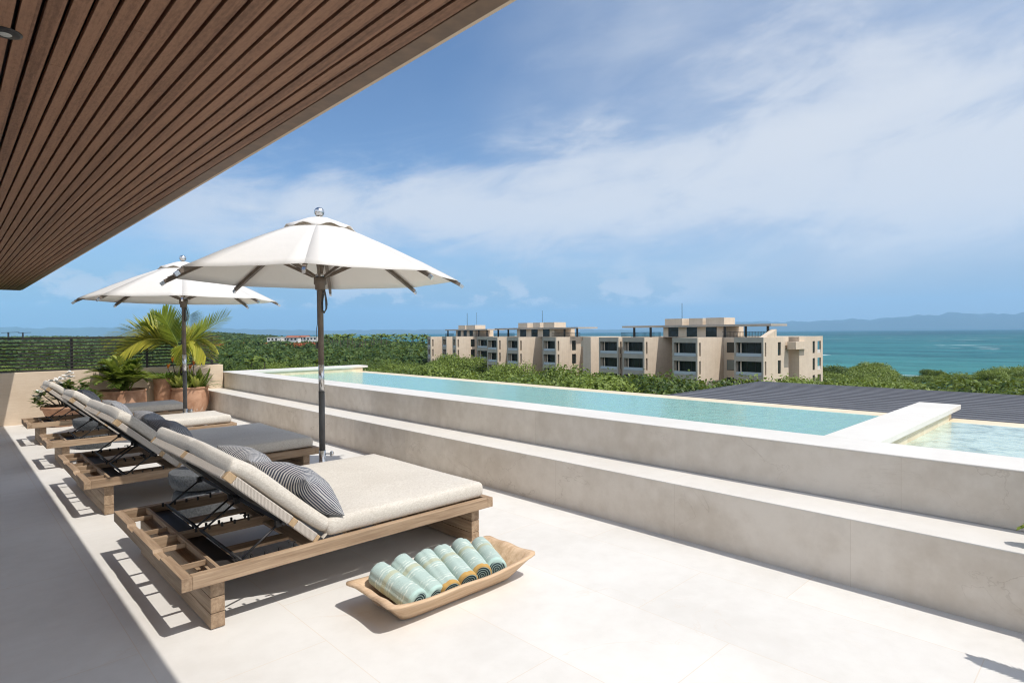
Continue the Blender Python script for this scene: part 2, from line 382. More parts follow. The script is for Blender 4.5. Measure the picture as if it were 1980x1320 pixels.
def rbox(hx, hy, hz, r, nx, ny, nz):
    """rounded box as (verts, quads), centred, grid-subdivided so it can be bent"""
    def ax(h, k): 
        e = [-h, -h+r*.12, -h+r*.4, -h+r]; i = [(-h+r)+(2*h-2*r)*j/k for j in range(1, k)]
        return e+i+[-a for a in e[::-1]]
    A = [ax(hx, nx), ax(hy, ny), ax(hz, nz)]; H = (hx, hy, hz); idx = {}; V = []; F = []
    def vid(p):
        key = tuple(round(c, 6) for c in p)
        if key not in idx:
            q = [max(-(h-r), min(h-r, c)) for c, h in zip(p, H)]; d = Vector([c-e for c, e in zip(p, q)])
            if d.length > 1e-9: d = d.normalized()*r
            idx[key] = len(V); V.append(Vector(q)+d)
        return idx[key]
    for a in range(3):
        b, c = (a+1) % 3, (a+2) % 3
        for sg in (-1, 1):
            for i in range(len(A[b])-1):
                for j in range(len(A[c])-1):
                    q = []
                    for di, dj in ((0,0),(1,0),(1,1),(0,1)):
                        p = [0, 0, 0]; p[a] = sg*H[a]; p[b] = A[b][i+di]; p[c] = A[c][j+dj]; q.append(vid(p))
                    F.append(tuple(q) if sg > 0 else tuple(q[::-1]))
    return V, F
rng = random.Random(7)

# ================================================================== SETTING
struct(MB().box(-9, 3.70, -7, 12.20, -.30, 0).build('terrace_floor', M_floor))
XR, XU, XC, ZS, ZC, YB = 3.556, 3.936, 4.325, .370, .680, 12.18
# the stone bench step along the pool
st_ = thing('stone_step', 'long pale limestone bench step running below the pool wall', 'step', (XR, 3, 0))
MB().box(XR+.0015, XU+.05, -6, YB-.002, 0, ZS-.008).build('riser', M_riser, st_, loc=(-XR, -3, 0))
MB().box(XR, XU+.05, -6, YB-.002, ZS-.008, ZS).build('tread', M_tread, st_, .003, loc=(-XR, -3, 0))
# the pool
pl = thing('infinity_pool', 'long raised infinity pool with white stone coping and turquoise water', 'pool', (XU, 3, 0))
L0 = (-XU, -3, 0)
MB().box(XU+.0015, XC, -6, 12.40, ZS+.002, ZC-.010).build('pool_wall', M_riser2, pl, loc=L0)
cp = MB().box(XU, XC+.004, -6, 12.42, ZC-.010, ZC).box(XC+.004, 6.97, 12.0, 12.42, ZC-.045, ZC)
cp.build('coping', M_tread, pl, .004, loc=L0)
MB().box(XC+.004, 6.98, 1.11, 1.445, ZC-.045, ZC+.0005).build('divider_coping', M_tread, pl, .004, loc=L0)
def f(t):
    sp = t.n('ShaderNodeSeparateXYZ', Vector=t.pos()).outputs
    v = t.vec(t.m('ADD', sp[0], t.m('MULTIPLY', sp[1], 1.0)), t.m('ADD', sp[2], t.m('MULTIPLY', sp[1], .0)))
    br = t.n('ShaderNodeTexBrick', {'offset': .5}, Vector=v, Color1=(.62, .50, .33), Color2=(.74, .64, .47), Mortar=(.5, .42, .3), Scale=1.0, Mortar_Size=.0015, Brick_Width=.10, Row_Height=.05)
    return P(t, t.mix(t.m('MULTIPLY', t.noise(t.pos(), 8, 5), .5), br.outputs['Color'], (.66, .58, .42)), .5, t.bump(t.noise(t.pos(), 50, 4), .15, .003))
M_travert = mat('tan pool tile', f)
MB().box(XC+.006, 6.85, 12.02, 12.38, -1, ZC-.047).build('end_wall', M_travert, pl, loc=L0)
MB().box(XC+.006, 6.62, 1.14, 1.415, -1, ZC-.047).box(6.61, 6.87, 1.165, 1.39, -1, ZC-.048).build('divider_wall', M_travert, pl, loc=L0)
MB().box(6.585, 6.93, -6, 12.36, -3.2, .552).build('overflow_edge', M_travert, pl, .006, loc=L0)
def f(t):
    p = t.pos(); sp = t.n('ShaderNodeSeparateXYZ', Vector=p).outputs
    br = t.n('ShaderNodeTexBrick', {'offset': 0.0}, Vector=t.vec(sp[0], sp[1]), Color1=(.50, .78, .73), Color2=(.58, .83, .78), Mortar=(.62, .78, .74), Scale=1.0, Mortar_Size=.003, Brick_Width=.25, Row_Height=.25)
    return P(t, br.outputs['Color'], .4)
M_basin = mat('pale aqua pool tile', f)
MB().box(XC+.004, 6.60, -6, 12.02, -.80, -.55).box(XC+.001, XC+.02, -6, 12.02, -.55, .60).box(6.568, 6.584, -6, 12.02, -.55, .535).build('basin', M_basin, pl, loc=L0)
MB().box(XC+.021, 6.567, -6, 1.13, -.549, .18).build('spa_bench', mat('pale spa tile', plain((.72, .74, .66), .5, 0, .06, 6)), pl, loc=L0)
def water(tint, sc, strg, foam=False):
    def f(t):
        p = t.pos(); sp = t.n('ShaderNodeSeparateXYZ', Vector=p).outputs
        h = t.m('ADD', t.m('MULTIPLY', t.noise(t.scale(p, (1.5, .9, 1)), sc, 4, .6, .8), .7), t.m('MULTIPLY', t.noise(p, sc*3.1, 3, .6, .5), .3))
        nb = t.bump(h, strg, .03)
        fr = t.n('ShaderNodeFresnel', IOR=1.333, Normal=nb).outputs[0]
        tr = t.n('ShaderNodeBsdfTransparent', Color=tint+(1,)).outputs[0]
        # suspended scatter of the treated water
        df = t.n('ShaderNodeBsdfDiffuse', Color=(.42, .76, .66, 1), Normal=nb).outputs[0]
        k = .52
        if foam:
            fm = t.noise(p, 5, 6, .7, .6)
            d2 = t.n('ShaderNodeSeparateXYZ', Vector=p).outputs
            rx = t.m('SUBTRACT', d2[0], 5.6); ry = t.m('SUBTRACT', d2[1], -.2)
            rr_ = t.m('SQRT', t.m('ADD', t.m('MULTIPLY', rx, rx), t.m('MULTIPLY', t.m('MULTIPLY', ry, ry), .6)))
            k = t.m('ADD', .2, t.m('MULTIPLY', t.sm(t.m('SUBTRACT', fm, t.m('MULTIPLY', rr_, .12)), .10, .48), .68))
            df = t.n('ShaderNodeBsdfDiffuse', Color=(.60, .73, .64, 1), Normal=nb).outputs[0]
        body = t.n('ShaderNodeMixShader', Fac=k, _1=tr, _2=df).outputs[0]
        gl = t.n('ShaderNodeBsdfGlossy', Color=(1, 1, 1, 1), Roughness=.03, Normal=nb).outputs[0]
        return t.n('ShaderNodeMixShader', Fac=fr, _1=body, _2=gl).outputs[0]
    return f
def sheet(name, x0, x1, y0, y1, z, m):
    return struct(MB().add([(x0,y0,z),(x1,y0,z),(x1,y1,z),(x0,y1,z)], [(0,1,2,3)]).build(name, m))
sheet('pool_water', XC+.0205, 6.60, 1.4155, 12.019, .556, mat('pool water', water((.70, .95, .88), 8.5, .95)))
sheet('spa_water', XC+.0205, 6.60, -6, 1.1395, .556, mat('spa water', water((.80, .92, .84), 9.0, .45, True)))

# rear parapet wall and the slat fence on it
bw = thing('parapet_wall', 'low sand plaster wall closing the far end of the terrace', 'wall', (0, YB, 0))
MB().box(-9, 3.92, YB, YB+.22, -.3, .825).build('wall_body', M_plaster, bw, .006, loc=(0, -YB, 0))
fe = thing('slat_fence', 'dark metal fence of thin horizontal slats on the plaster wall', 'fence', (0, YB+.08, .825))
b = MB()
for k in range(10):
    z = k*.0565+.012
    if k < 9: b.box(-9, 3.86, -.008, .008, z-.003, z+.020)
b.build('slat_panel', M_fence, fe)
MB().box(-9, 3.88, -.02, .02, .525, .555).build('top_rail', M_fence, fe)
for x in (-1.8, -.7, .42, 1.56, 2.66, 3.75):
    MB().box(x-.018, x+.018, .009, .045, 0, .525).build('post', M_fence, fe)

# roof overhang: slatted wooden soffit with a plaster edge
XE, ZE, YE = 1.042, 2.233, 13.95
ro = thing('roof_overhang', 'deep roof overhang lined with brown timber slats', 'roof', (0, 0, ZE))
def f(t):
    p = t.obj(); g = t.noise(t.scale(p, (60, 2.5, 60)), 1.5, 5, .6, .4); sp = t.noise(t.scale(p, (1, .25, 1)), 130, 3, .7)
    bx = t.n('ShaderNodeSeparateXYZ', Vector=p).outputs[0]
    cell = t.n('ShaderNodeTexWhiteNoise', {'noise_dimensions': '1D'}, W=t.m('FLOOR', t.m('MULTIPLY', bx, 21.6))).outputs[0]
    q = t.m('ADD', t.m('MULTIPLY', g, .5), t.m('ADD', t.m('MULTIPLY', sp, .50), t.m('MULTIPLY', cell, .18)))
    col = t.mix(t.sm(q, .3, .8), (.130, .064, .037), (.32, .172, .102))
    return P(t, col, .6, t.bump(sp, .2, .002), Specular_IOR_Level=.3)
M_soff = mat('brown composite slat', f)
b = MB(); x = XE-.062; pitch_ = .0463; k = 0
while x > -3.2:
    w = .0358
    ys = [-7, .25+(k*37 % 11)*.41, 4.1+(k*53 % 13)*.33, 8.6+(k*29 % 7)*.5, YE-.03]
    ys = sorted(ys)
    for a_, c_ in zip(ys, ys[1:]): b.box(x-w, x, a_, c_-.002, 0, .020)
    x -= pitch_; k += 1
b.build('soffit_slats', M_soff, ro)
MB().box(-3.2, XE-.032, -7, YE-.032, .042, .053).build('soffit_backing', M_black, ro)
MB().box(XE-.058, XE, -7, YE, -.001, .0115).box(-3.2, XE-.0585, YE-.026, YE, -.001, .0115).build('edge_trim', mat('dark edge timber', plain((.155, .095, .058), .5, 0, .2)), ro, .002)
MB().box(-3.2, XE+.027, -7, YE+.03, .055, .42).box(XE-.03, XE+.027, -7, YE+.03, .012, .0549).box(-3.2, XE-.031, YE-.03, YE+.03, .012, .0549).build('roof_slab', M_plaster, ro)
lt = thing('recessed_downlight', 'round black recessed downlight in the timber soffit', 'downlight', (.138, 2.14, ZE))
MB().lathe([(.0, -.006), (.030, -.006), (.037, -.003), (.038, -.0005)], 28, capb=False, capt=False).build('bezel', M_black, lt)
MB().lathe([(.0, -.0085), (.012, -.0085), (.015, -.0062)], 20, capb=False, capt=False).build('lens', mat('frosted lens', plain((.40, .40, .37), .4, 0, .05)), lt)

# ================================================================== SUN BEDS
PAN0 = Vector((.672, 0, .300)); PAN1 = Vector((.225, 0, .715))        # hinge and top of the backrest, local x,z
PD = (PAN1-PAN0).normalized(); PN = Vector((-PD.z, 0, PD.x)); PN = PN if PN.z > 0 else -PN
def thing_part(name, parent):
    o = bpy.data.objects.new(name, None); COL.objects.link(o); o.parent = parent; o.empty_display_size = .05; return o
def bed_parts(t, w, double, seed):
    L = 1.895; z0, z1 = .232, .295; th = .046
    rl = random.Random(seed)
    MB().box(th, L-th, 0, th, z0, z1).build('side_rail', M_woodx, t, .003)
    MB().box(th, L-th, w-th, w, z0, z1).build('side_rail', M_woodx, t, .003)
    # head rail with finger notches in its top edge
    notch = [w*.30, w*.70] if double else [w*.5]; b = MB(); y = 0
    poly = [(0, z0), (w, z0), (w, z1)]
    for c in notch[::-1]: poly += [(c+.075, z1), (c+.062, z1-.016), (c-.062, z1-.016), (c-.075, z1)]
    poly += [(0, z1)]
    MB().prism(poly, 0, 0, th).build('head_rail', M_woody, t, .002)
    MB().box(L-th, L, 0, w, z0, z1).build('foot_rail', M_woody, t, .003)
    bays = [(th, w/2-.016), (w/2+.016, w-th)] if double else [(th, w-th)]
    if double: MB().box(th, L-th, w/2-.016, w/2+.016, z0+.002, z1-.004).build('centre_rail', M_woodx, t, .002)
    for xl in (.135, 1.745):
        b = MB()
        for k in range(3): b.box(xl, xl+.064, .045, w-.045, k*.0775+.004*(k == 0), k*.0775+.0745)
        b.build('leg', M_woody, t, .002)
    for a, c in bays:
        wd = c-a
        MB().box(.166, .182, a, c, z1-.036, z1-.004).build('box_rail', M_woody, t)
        for fr in ((.25, .75) if wd > .5 else (.5,)):
            k_ = a+wd*fr; MB().box(th, .1655, k_-.006, k_+.006, z1-.034, z1-.010).build('divider', M_woodx, t)
        MB().box(.205, .300, a, c, z0+.004, z0+.020).build('cross_slat', M_shadewood, t, .002)
        MB().box(.640, .720, a, c, z0+.004, z0+.020).build('cross_slat', M_woody, t, .002)
        b = MB(); m_ = (a+c)/2
        for xs in (.86, 1.06, 1.26, 1.46, 1.66): MB().box(xs, xs+.09, a, c, z1-.024, z1-.006).build('seat_slat', M_woody, t)
        MB().box(.30, .64, m_-.045, m_+.045, z0+.004, z0+.020).build('long_slat', M_woodx, t, .002)
        # ratchet pegs and hooks on both sides of the bay
        for ys, sg in ((a+.012, 1), (c-.012, -1)):
            for xs in (.255, .325, .395, .465): MB().box(xs, xs+.011, ys-.006, ys+.006, z1-.012, z1+.011).build('ratchet_peg', M_black, t)
            MB().box(.545, .555, ys-.005, ys+.005, z1-.01, z1+.022).box(.520, .555, ys-.005, ys+.005, z1+.0185, z1+.026).build('hook', M_black, t)
        # swinging strut: cross bar in the ratchet, two rods up to the panel
        b = MB(); top = PAN0.lerp(PAN1, .37)-PN*.045
        ya, yc = a+.035, c-.035; bx_, bz = .285, z1-.008
        b.tube([(bx_, ya-.02, bz), (bx_, yc+.02, bz)], .0085, 8)
        for ys in (ya, yc):
            b.tube([(bx_, ys, bz), (top.x, ys, top.z)], .0062, 8)
            b.box(top.x-.016, top.x+.016, ys-.010, ys+.010, top.z-.014, top.z+.022)
        b.build('strut', M_black, t)
    # backrest panel
    ins = .035; ya, yc = ins, w-ins
    bw_ = .036
    pan = thing_part('backrest', t)
    def pp(s, n_, y): k_ = PAN0+(PAN1-PAN0)*s+PN*n_; return (k_.x, y, k_.z)
    for y in (ya+bw_/2, yc-bw_/2):
        for s0, s1 in ((.035, .27), (.33, .95)): MB().bar(pp(s0, 0, y), pp(s1, 0, y), bw_, .046, PN).build('wound_beam', M_rope, pan, .006)
        for s0, s1 in ((0, .034), (.271, .329), (.951, 1.03)): MB().bar(pp(s0, 0, y), pp(s1, 0, y), bw_-.003, .042, PN).build('wood_joint', M_woodend, pan, .003)
    segs = ([(ya+bw_+.01, w/2-.035), (w/2+.035, yc-bw_-.01)] if double else [(ya+bw_+.01, yc-bw_-.01)])
    for y0, y1 in segs: MB().bar(pp(1.0, 0, y0), pp(1.0, 0, y1), .040, .046, PN).build('top_beam', M_ropey, pan, .006)
    if double: MB().bar(pp(1.0, 0, w/2-.034), pp(1.0, 0, w/2+.034), .037, .042, PN).build('wood_joint', M_woodend, pan, .003)
    wb = MB()
    for k in range(15):
        s = .05+k*.062; wb.bar(pp(s, 0, ya+bw_), pp(s, 0, yc-bw_), .030, .006, PN)
    wb.build('webbing', M_web, pan)
    MB().bar(pp(.03, -.024, w/2-.02), pp(.97, -.024, w/2-.02), .02, .02, PN).bar(pp(.36, -.028, ya+.01), pp(.36, -.028, yc-.01), .022, .018, PN).build('panel_brace', M_black, pan)
    # seat mattress
    hw = w/2-.030; hx = .565
    V, F = rbox(hx, hw, .050, .036, 14, 14, 1)
    out = []
    for v in V:
        u, s = v.x/hx, v.y/hw
        z = v.z+(.012*(1-u*u)*(1-s*s) if v.z > 0 else 0)+.003*math.sin(v.x*9+seed)*math.cos(v.y*6+seed)*(v.z > 0)
        xx = v.x+.012*math.cos(s*1.5)*(u < -.9)*0
        out.append((v.x+1.285, v.y+w/2, z+.3495))
    MB().add(out, F, True).build('seat_cushion', M_cush, t)
    # back mattress: lies on the panel, its head end folded softly over the top rail
    nrm = [(.718, .316), (.66, .361), (.56, .447), (.46, .539), (.36, .633), (.295, .690), (.25, .719), (.215, .733)]
    nrm = [(x, z) for x, z in nrm]
    def path(s):
        q = s*(len(nrm)-1); i = min(int(q), len(nrm)-2); fr = q-i
        a, b_ = Vector(nrm[i]), Vector(nrm[i+1]); p = a.lerp(b_, fr)
        t0 = (Vector(nrm[min(i+1, len(nrm)-1)])-Vector(nrm[max(i-1, 0)])).normalized()
        t1 = (Vector(nrm[min(i+2, len(nrm)-1)])-Vector(nrm[i])).normalized()
        tg = t0.lerp(t1, fr).normalized(); return p, Vector((tg.y, -tg.x)) if tg.x > 0 else Vector((-tg.y, tg.x))
    hl = .40; th2 = .038
    V, F = rbox(hl, hw-.010, th2, .036, 26, 22, 1); out = []
    for v in V:
        u = (v.x+hl)/(2*hl); s = v.y/hw
        p, nn = path(max(0, min(1, u)))
        if nn.y < 0: nn = -nn
        puff = 1+.10*math.sin(math.pi*u)+.05*math.exp(-((u-.93)/.07)**2)
        if double: puff -= .34*math.exp(-(s/.05)**2)*max(0, (u-.62)/.38)*1.0
        h = th2+v.z*puff
        wob = (.008*math.sin(s*2.3+seed)*u*u+.004*math.sin(s*5.0+seed*2)*u*u)
        q = p+nn*(h*1.0+.004+wob)
        out.append((q.x, v.y+w/2, q.y))
    bc = MB().add(out, F, True).build('back_cushion', M_cush, t)
    for y in ([.06, w/2-.01, w/2+.03, w-.06] if double else [.07, w-.07]):
        p, nn = path(.92); MB().bar((p.x-.03, y, p.y-.02), (p.x+.02, y, p.y+.015), .012, .004).build('tie_strap', M_cush, bc)
        MB().bar((.735, y, .322), (.705, y, .297), .018, .010).build('tie_strap', M_cush, bc)
B_D = 'double sun beds lined up along the terrace'
d1 = thing('sun_bed', 'double sun bed nearest the towel tray, its oatmeal mattress fully in the sun', 'sun bed', (.762, 2.965, 0), 0, 'sun beds in a row on the terrace')
bed_parts(d1, 1.465, True, 1)
d2 = thing('sun_bed', 'double sun bed whose seat mattress lies in the shade of the nearer umbrella', 'sun bed', (.755, 5.485, 0), 0, 'sun beds in a row on the terrace')
bed_parts(d2, 1.42, True, 2)
l3 = thing('sun_bed', 'narrow single sun bed with a sunlit white seat, just behind the shaded double bed', 'sun bed', (.762, 7.775, 0), 0, 'sun beds in a row on the terrace')
bed_parts(l3, .70, False, 3)
l4 = thing('sun_bed', 'narrow single sun bed farthest back, its grey shaded seat beside the terracotta pots', 'sun bed', (.752, 9.63, 0), 0, 'sun beds in a row on the terrace')
bed_parts(l4, .70, False, 4)

def pillow(label, loc, hl, hh, th, tilt, yaw_=0, seed=0):
    """lumbar pillow: long axis y, stands on its lower edge and leans back by tilt"""
    N, K = 28, 16; V = []; F = []
    def prof(u, v, sg):
        cu = math.copysign(abs(u)**1.0, u); pin = 1-.055*(1-v*v)*abs(u)**3; pin2 = 1-.10*(1-u*u)*abs(v)**3
        e = max(0, (1-u**2))**.48*max(0, (1-v**2))**.55
        wr = 1+.05*math.sin(9*u+seed)*math.cos(5*v+seed)
        return Vector((sg*th*e*wr, cu*hl*pin, v*hh*pin2))
    for sg in (1, -1):
        b0 = len(V)
        for i in range(N+1):
            for j in range(K+1): V.append(prof(math.sin((-1+2*i/N)*math.pi/2), math.sin((-1+2*j/K)*math.pi/2), sg))
        for i in range(N):
            for j in range(K):
                q = (b0+i*(K+1)+j, b0+(i+1)*(K+1)+j, b0+(i+1)*(K+1)+j+1, b0+i*(K+1)+j+1)
                F.append(q if sg > 0 else q[::-1])
    o = MB().add(V, F, True).build('throw_pillow', M_stripe)
    at_ = o.data.attributes.new('stripe', 'FLOAT', 'POINT'); at_.data.foreach_set('value', [(-1+2*((i//(K+1)) % (N+1))/N)*hl*1.15+.004*math.sin(9*(-1+2*(i % (K+1))/K)+seed) for i in range(len(V))])
    wl_ = o.modifiers.new('weld', 'WELD'); wl_.merge_threshold = 1e-4
    o.location = loc; o.rotation_euler = (0, tilt, yaw_)
    return tag(o, label, 'pillow', 'striped pillows on the sun beds')
TL = -R(43)
pillow('striped navy pillow at the front of the nearest sun bed, nearest the towel tray', (1.455, 3.315, .520), .330, .165, .115, TL, R(3), 1)
pillow('striped navy pillow half hidden behind its twin on the nearest sun bed', (1.45, 4.01, .522), .330, .165, .115, TL, R(-2), 2)
pillow('striped pillow in shade on the near side of the second double sun bed', (1.455, 5.86, .515), .315, .165, .112, TL, R(2), 3)
pillow('striped pillow on the far side of the second double sun bed, upright and lighter', (1.45, 6.52, .53), .30, .17, .112, TL, R(-4), 4)
pillow('striped pillow peeping over the backrest of the sunlit single sun bed', (1.46, 8.12, .525), .27, .165, .09, TL, R(1), 5)
pillow('striped pillow behind the backrest of the farthest single sun bed', (1.46, 9.98, .53), .27, .165, .09, TL, R(-2), 6)

# ================================================================== UMBRELLAS
def umbrella(label, loc, rot, Rr, seed, cordside):
    t = thing('patio_umbrella', label, 'umbrella', loc, 0, 'white umbrellas standing between the sun beds')
    zr, za = 1.885, 2.405        # rib tip height, fabric apex
    cz = lambda r: za-(za-zr)*(r/Rr)**1.2
    MB().lathe([(.20, 0), (.205, .012), (.06, .018), (.047, .022)], 36).build('base_plate', M_steel, t)
    MB().lathe([(.029, .02), (.029, .372)], 24).build('base_tube', M_steel, t)
    kb = MB().tube([(.028, 0, .34), (.075, 0, .34)], .006, 10); kb.lathe([(.0, -.014), (.02, -.012), (.024, 0), (.02, .012), (0, .014)], 14)
    for i in range(len(kb.v)-70, len(kb.v)):
        x_, y_, z_ = kb.v[i]; kb.v[i] = (z_+.082, y_, x_+.34)
    ko = kb.build('lock_knob', M_steel, t); ko.rotation_euler = (0, 0, R(-40))
    MB().lathe([(.0262, .373), (.0262, .892)], 24).build('pole_sleeve', M_char, t)
    MB().lathe([(.0248, .893), (.0248, 1.128)], 24).build('pole_joint', M_steel, t)
    MB().lathe([(.0245, 1.129), (.0245, 2.36)], 24).build('pole', M_bronze, t)
    MB().lathe([(.027, 1.785), (.044, 1.79), (.044, 1.83), (.054, 1.838), (.054, 1.895), (.04, 1.90)], 28).build('hub', M_bronze, t)
    MB().lathe([(.035, 1.902), (.044, 1.905), (.044, 1.925), (.030, 1.93)], 24).build('hub_ring', M_steel, t)
    # finial
    MB().lathe([(.016, 2.415), (.016, 2.436), (.030, 2.438), (.032, 2.444), (.040, 2.456), (.0435, 2.472), (.041, 2.488), (.032, 2.502), (.018, 2.511), (0, 2.513)], 24, capt=False).build('finial', M_steel, t)
    # canopy: eight taut sectors that sag a little between the ribs
    def ring(fr, sag, z, K=6):
        out = []
        for k in range(8):
            a0 = rot+k*math.pi/4; a1 = a0+math.pi/4
            p0 = Vector((math.cos(a0)*fr, math.sin(a0)*fr, z)); p1 = Vector((math.cos(a1)*fr, math.sin(a1)*fr, z))
            for j in range(K):
                u = j/K; p = p0.lerp(p1, u); e = 4*u*(1-u)
                p.x *= 1-.022*e*sag; p.y *= 1-.022*e*sag; p.z -= .005*e*sag*(fr/Rr); out.append(p)
        return out
    rows = 10; b = MB(); rr0 = .16; K = 6
    V = []; F = []
    for i in range(rows+1):
        s = i/rows; r = rr0+(Rr-rr0)*s
        z = cz(r)
        V += ring(r, s, z, K)
    n8 = 8*K; V2 = []; F = []
    for s8 in range(8):                       # every sector has its own edge vertices: a crisp seam along each rib
        b0 = len(V2)
        for i in range(rows+1):
            for j in range(K+1): V2.append(V[i*n8+(s8*K+j) % n8])
        F += [(b0+i*(K+1)+j, b0+(i+1)*(K+1)+j, b0+(i+1)*(K+1)+j+1, b0+i*(K+1)+j+1) for i in range(rows) for j in range(K)]
    V2 = [(x_, y_, z_+.002*math.sin(x_*17+seed)*math.sin(y_*15+2*seed)+.0006*math.sin((x_+y_)*41)) for x_, y_, z_ in V2]
    c = MB().add(V2, F, True).build('canopy', M_canvas, t)
    sd = c.modifiers.new('thick', 'SOLIDIFY'); sd.thickness = .003
    V = []
    for i in range(5):
        s = i/4; r = .035+.275*s; z = (za+.022)+(cz(.31)+.004-za-.022)*s**1.5
        V += [Vector((p.x, p.y, p.z+(.034*math.sin(k*math.pi/6*1.0)**2*(i/4)**3))) for k, p in enumerate(ring(r, .3*s, z, K))]
    F = [(i*n8+k, (i+1)*n8+k, (i+1)*n8+(k+1) % n8, i*n8+(k+1) % n8) for i in range(4) for k in range(n8)]
    v_ = MB().add(V, F, True).build('vent_cap', M_canvas, c)
    sd = v_.modifiers.new('thick', 'SOLIDIFY'); sd.thickness = .004
    for k in range(8):
        a = rot+k*math.pi/4; ca, sa = math.cos(a), math.sin(a)
        def at(r, dz): return (ca*r, sa*r, cz(min(r, Rr*1.0))-.0285+dz-(max(0, r-Rr)*.55))
        rb = MB(); rs = [.06, .30, .55, .80, 1.02, Rr+.015]
        for r0, r1 in zip(rs, rs[1:]): rb.bar(at(r0, 0), at(r1, 0), (.030 if r0 < .9 else .026), .030)
        o = rb.build('rib', M_bronze, t)
        MB().bar((ca*.06, sa*.06, 1.905), at(Rr*.47, -.02), .018, .024).build('strut', M_bronze, o)
        MB().bar(at(Rr+.0155, -.004), at(Rr+.045, -.010), .022, .028).build('rib_cap', M_steel, o)
    b = MB()
    for j in range(4):
        pts = []
        for i in range(13):
            u = i/12; pts.append((.034+.02*math.sin(u*6.28)+.004*j*cordside, -.012*j+.02*math.sin(u*3.14*2+j), 1.80-.20*math.sin(u*math.pi)-.006*j))
        b.tube(pts, .0035, 5)
    b.tube([(-.036, .02, 1.80), (-.032, .01, 1.5), (-.042, .01, 1.44), (-.038, .008, 1.33)], .003, 5)
    b.lathe([(.004, 1.27), (.012, 1.275), (.012, 1.315), (.004, 1.33)], 8, (-.038, .008))
    o = b.build('pull_cord', M_char, t); o.rotation_euler = (0, 0, R(-46))
    return t
umbrella('larger looking white umbrella in front, over the two double sun beds', (2.413, 4.95, 0), 4.175, 1.225, 1, 1)
umbrella('white umbrella farther back, over the single sun beds', (2.445, 9.18, 0), 4.44, 1.225, 2, 1)

# ================================================================== SIDE TABLES
def side_table(label, loc):
    t = thing('side_table', label, 'side table', loc, 0, 'charcoal side tables between the sun beds')
    MB().lathe([(.10, .232), (.165, .238), (.198, .258), (.214, .292), (.218, .335), (.2165, .362), (.212, .368)], 48).build('table_top', M_conc, t)
    MB().lathe([(.165, .0), (.172, .004), (.190, .05), (.197, .11), (.196, .17), (.188, .208), (.165, .226), (.12, .231)], 48).build('base', M_conc, t)
    return t
side_table('round charcoal concrete side table between the two double sun beds', (1.42, 4.95, 0))
side_table('round charcoal concrete side table between the two single sun beds', (1.36, 9.03, 0))

# ================================================================== TOWEL TRAY
tr = thing('wooden_trough', 'long bleached wooden trough on the paving, filled with rolled towels', 'tray', (1.95, 2.56, 0))
def trough(x0, x1, hy, z, base):
    """section rectangle ring (superellipse) at scale s"""
    return [(x0, x1, hy, z, base)]
def loop(hx, hy, z, n_=104, e=7.0, lift=0.0, notch=0.0):
    out = []
    for k in range(n_):
        a = 2*math.pi*k/n_; c, s = math.cos(a), math.sin(a)
        q = (abs(c)**e+abs(s)**e)**(-1/e); x = c*q*hx; y = s*q*hy
        u = abs(x)/hx
        zz = z+lift*(u**2.5)-notch*max(0, 1-u*1.0)
        # ends bow in a little as on a hand-hewn bowl
        x *= 1-.030*(1-(y/hy)**2)*(u > .9)
        zz += .004*math.sin(7*a+1)*(z > .05)
        out.append((x, y, zz))
    return out
V = []; n_ = 104
for hx, hy, z, e, lf in ((.33, .125, .002, 9, 0), (.372, .136, .010, 10, 0), (.41, .172, .05, 11, .008), (.470, .209, .094, 14, .020), (.497, .221, .102, 16, .026), (.497, .221, .113, 16, .027),
                         (.466, .203, .113, 14, .026), (.438, .194, .098, 12, .022), (.375, .160, .050, 9, .008), (.34, .128, .026, 8, 0)):
    V += loop(hx, hy, z, n_, e, lf)
F = [(i*n_+k, i*n_+(k+1) % n_, (i+1)*n_+(k+1) % n_, (i+1)*n_+k) for i in range(9) for k in range(n_)]
F += [tuple(range(n_))[::-1], tuple(9*n_+k for k in range(n_))]
bo = MB().add(V, F, True).build('bowl', M_tray, tr)
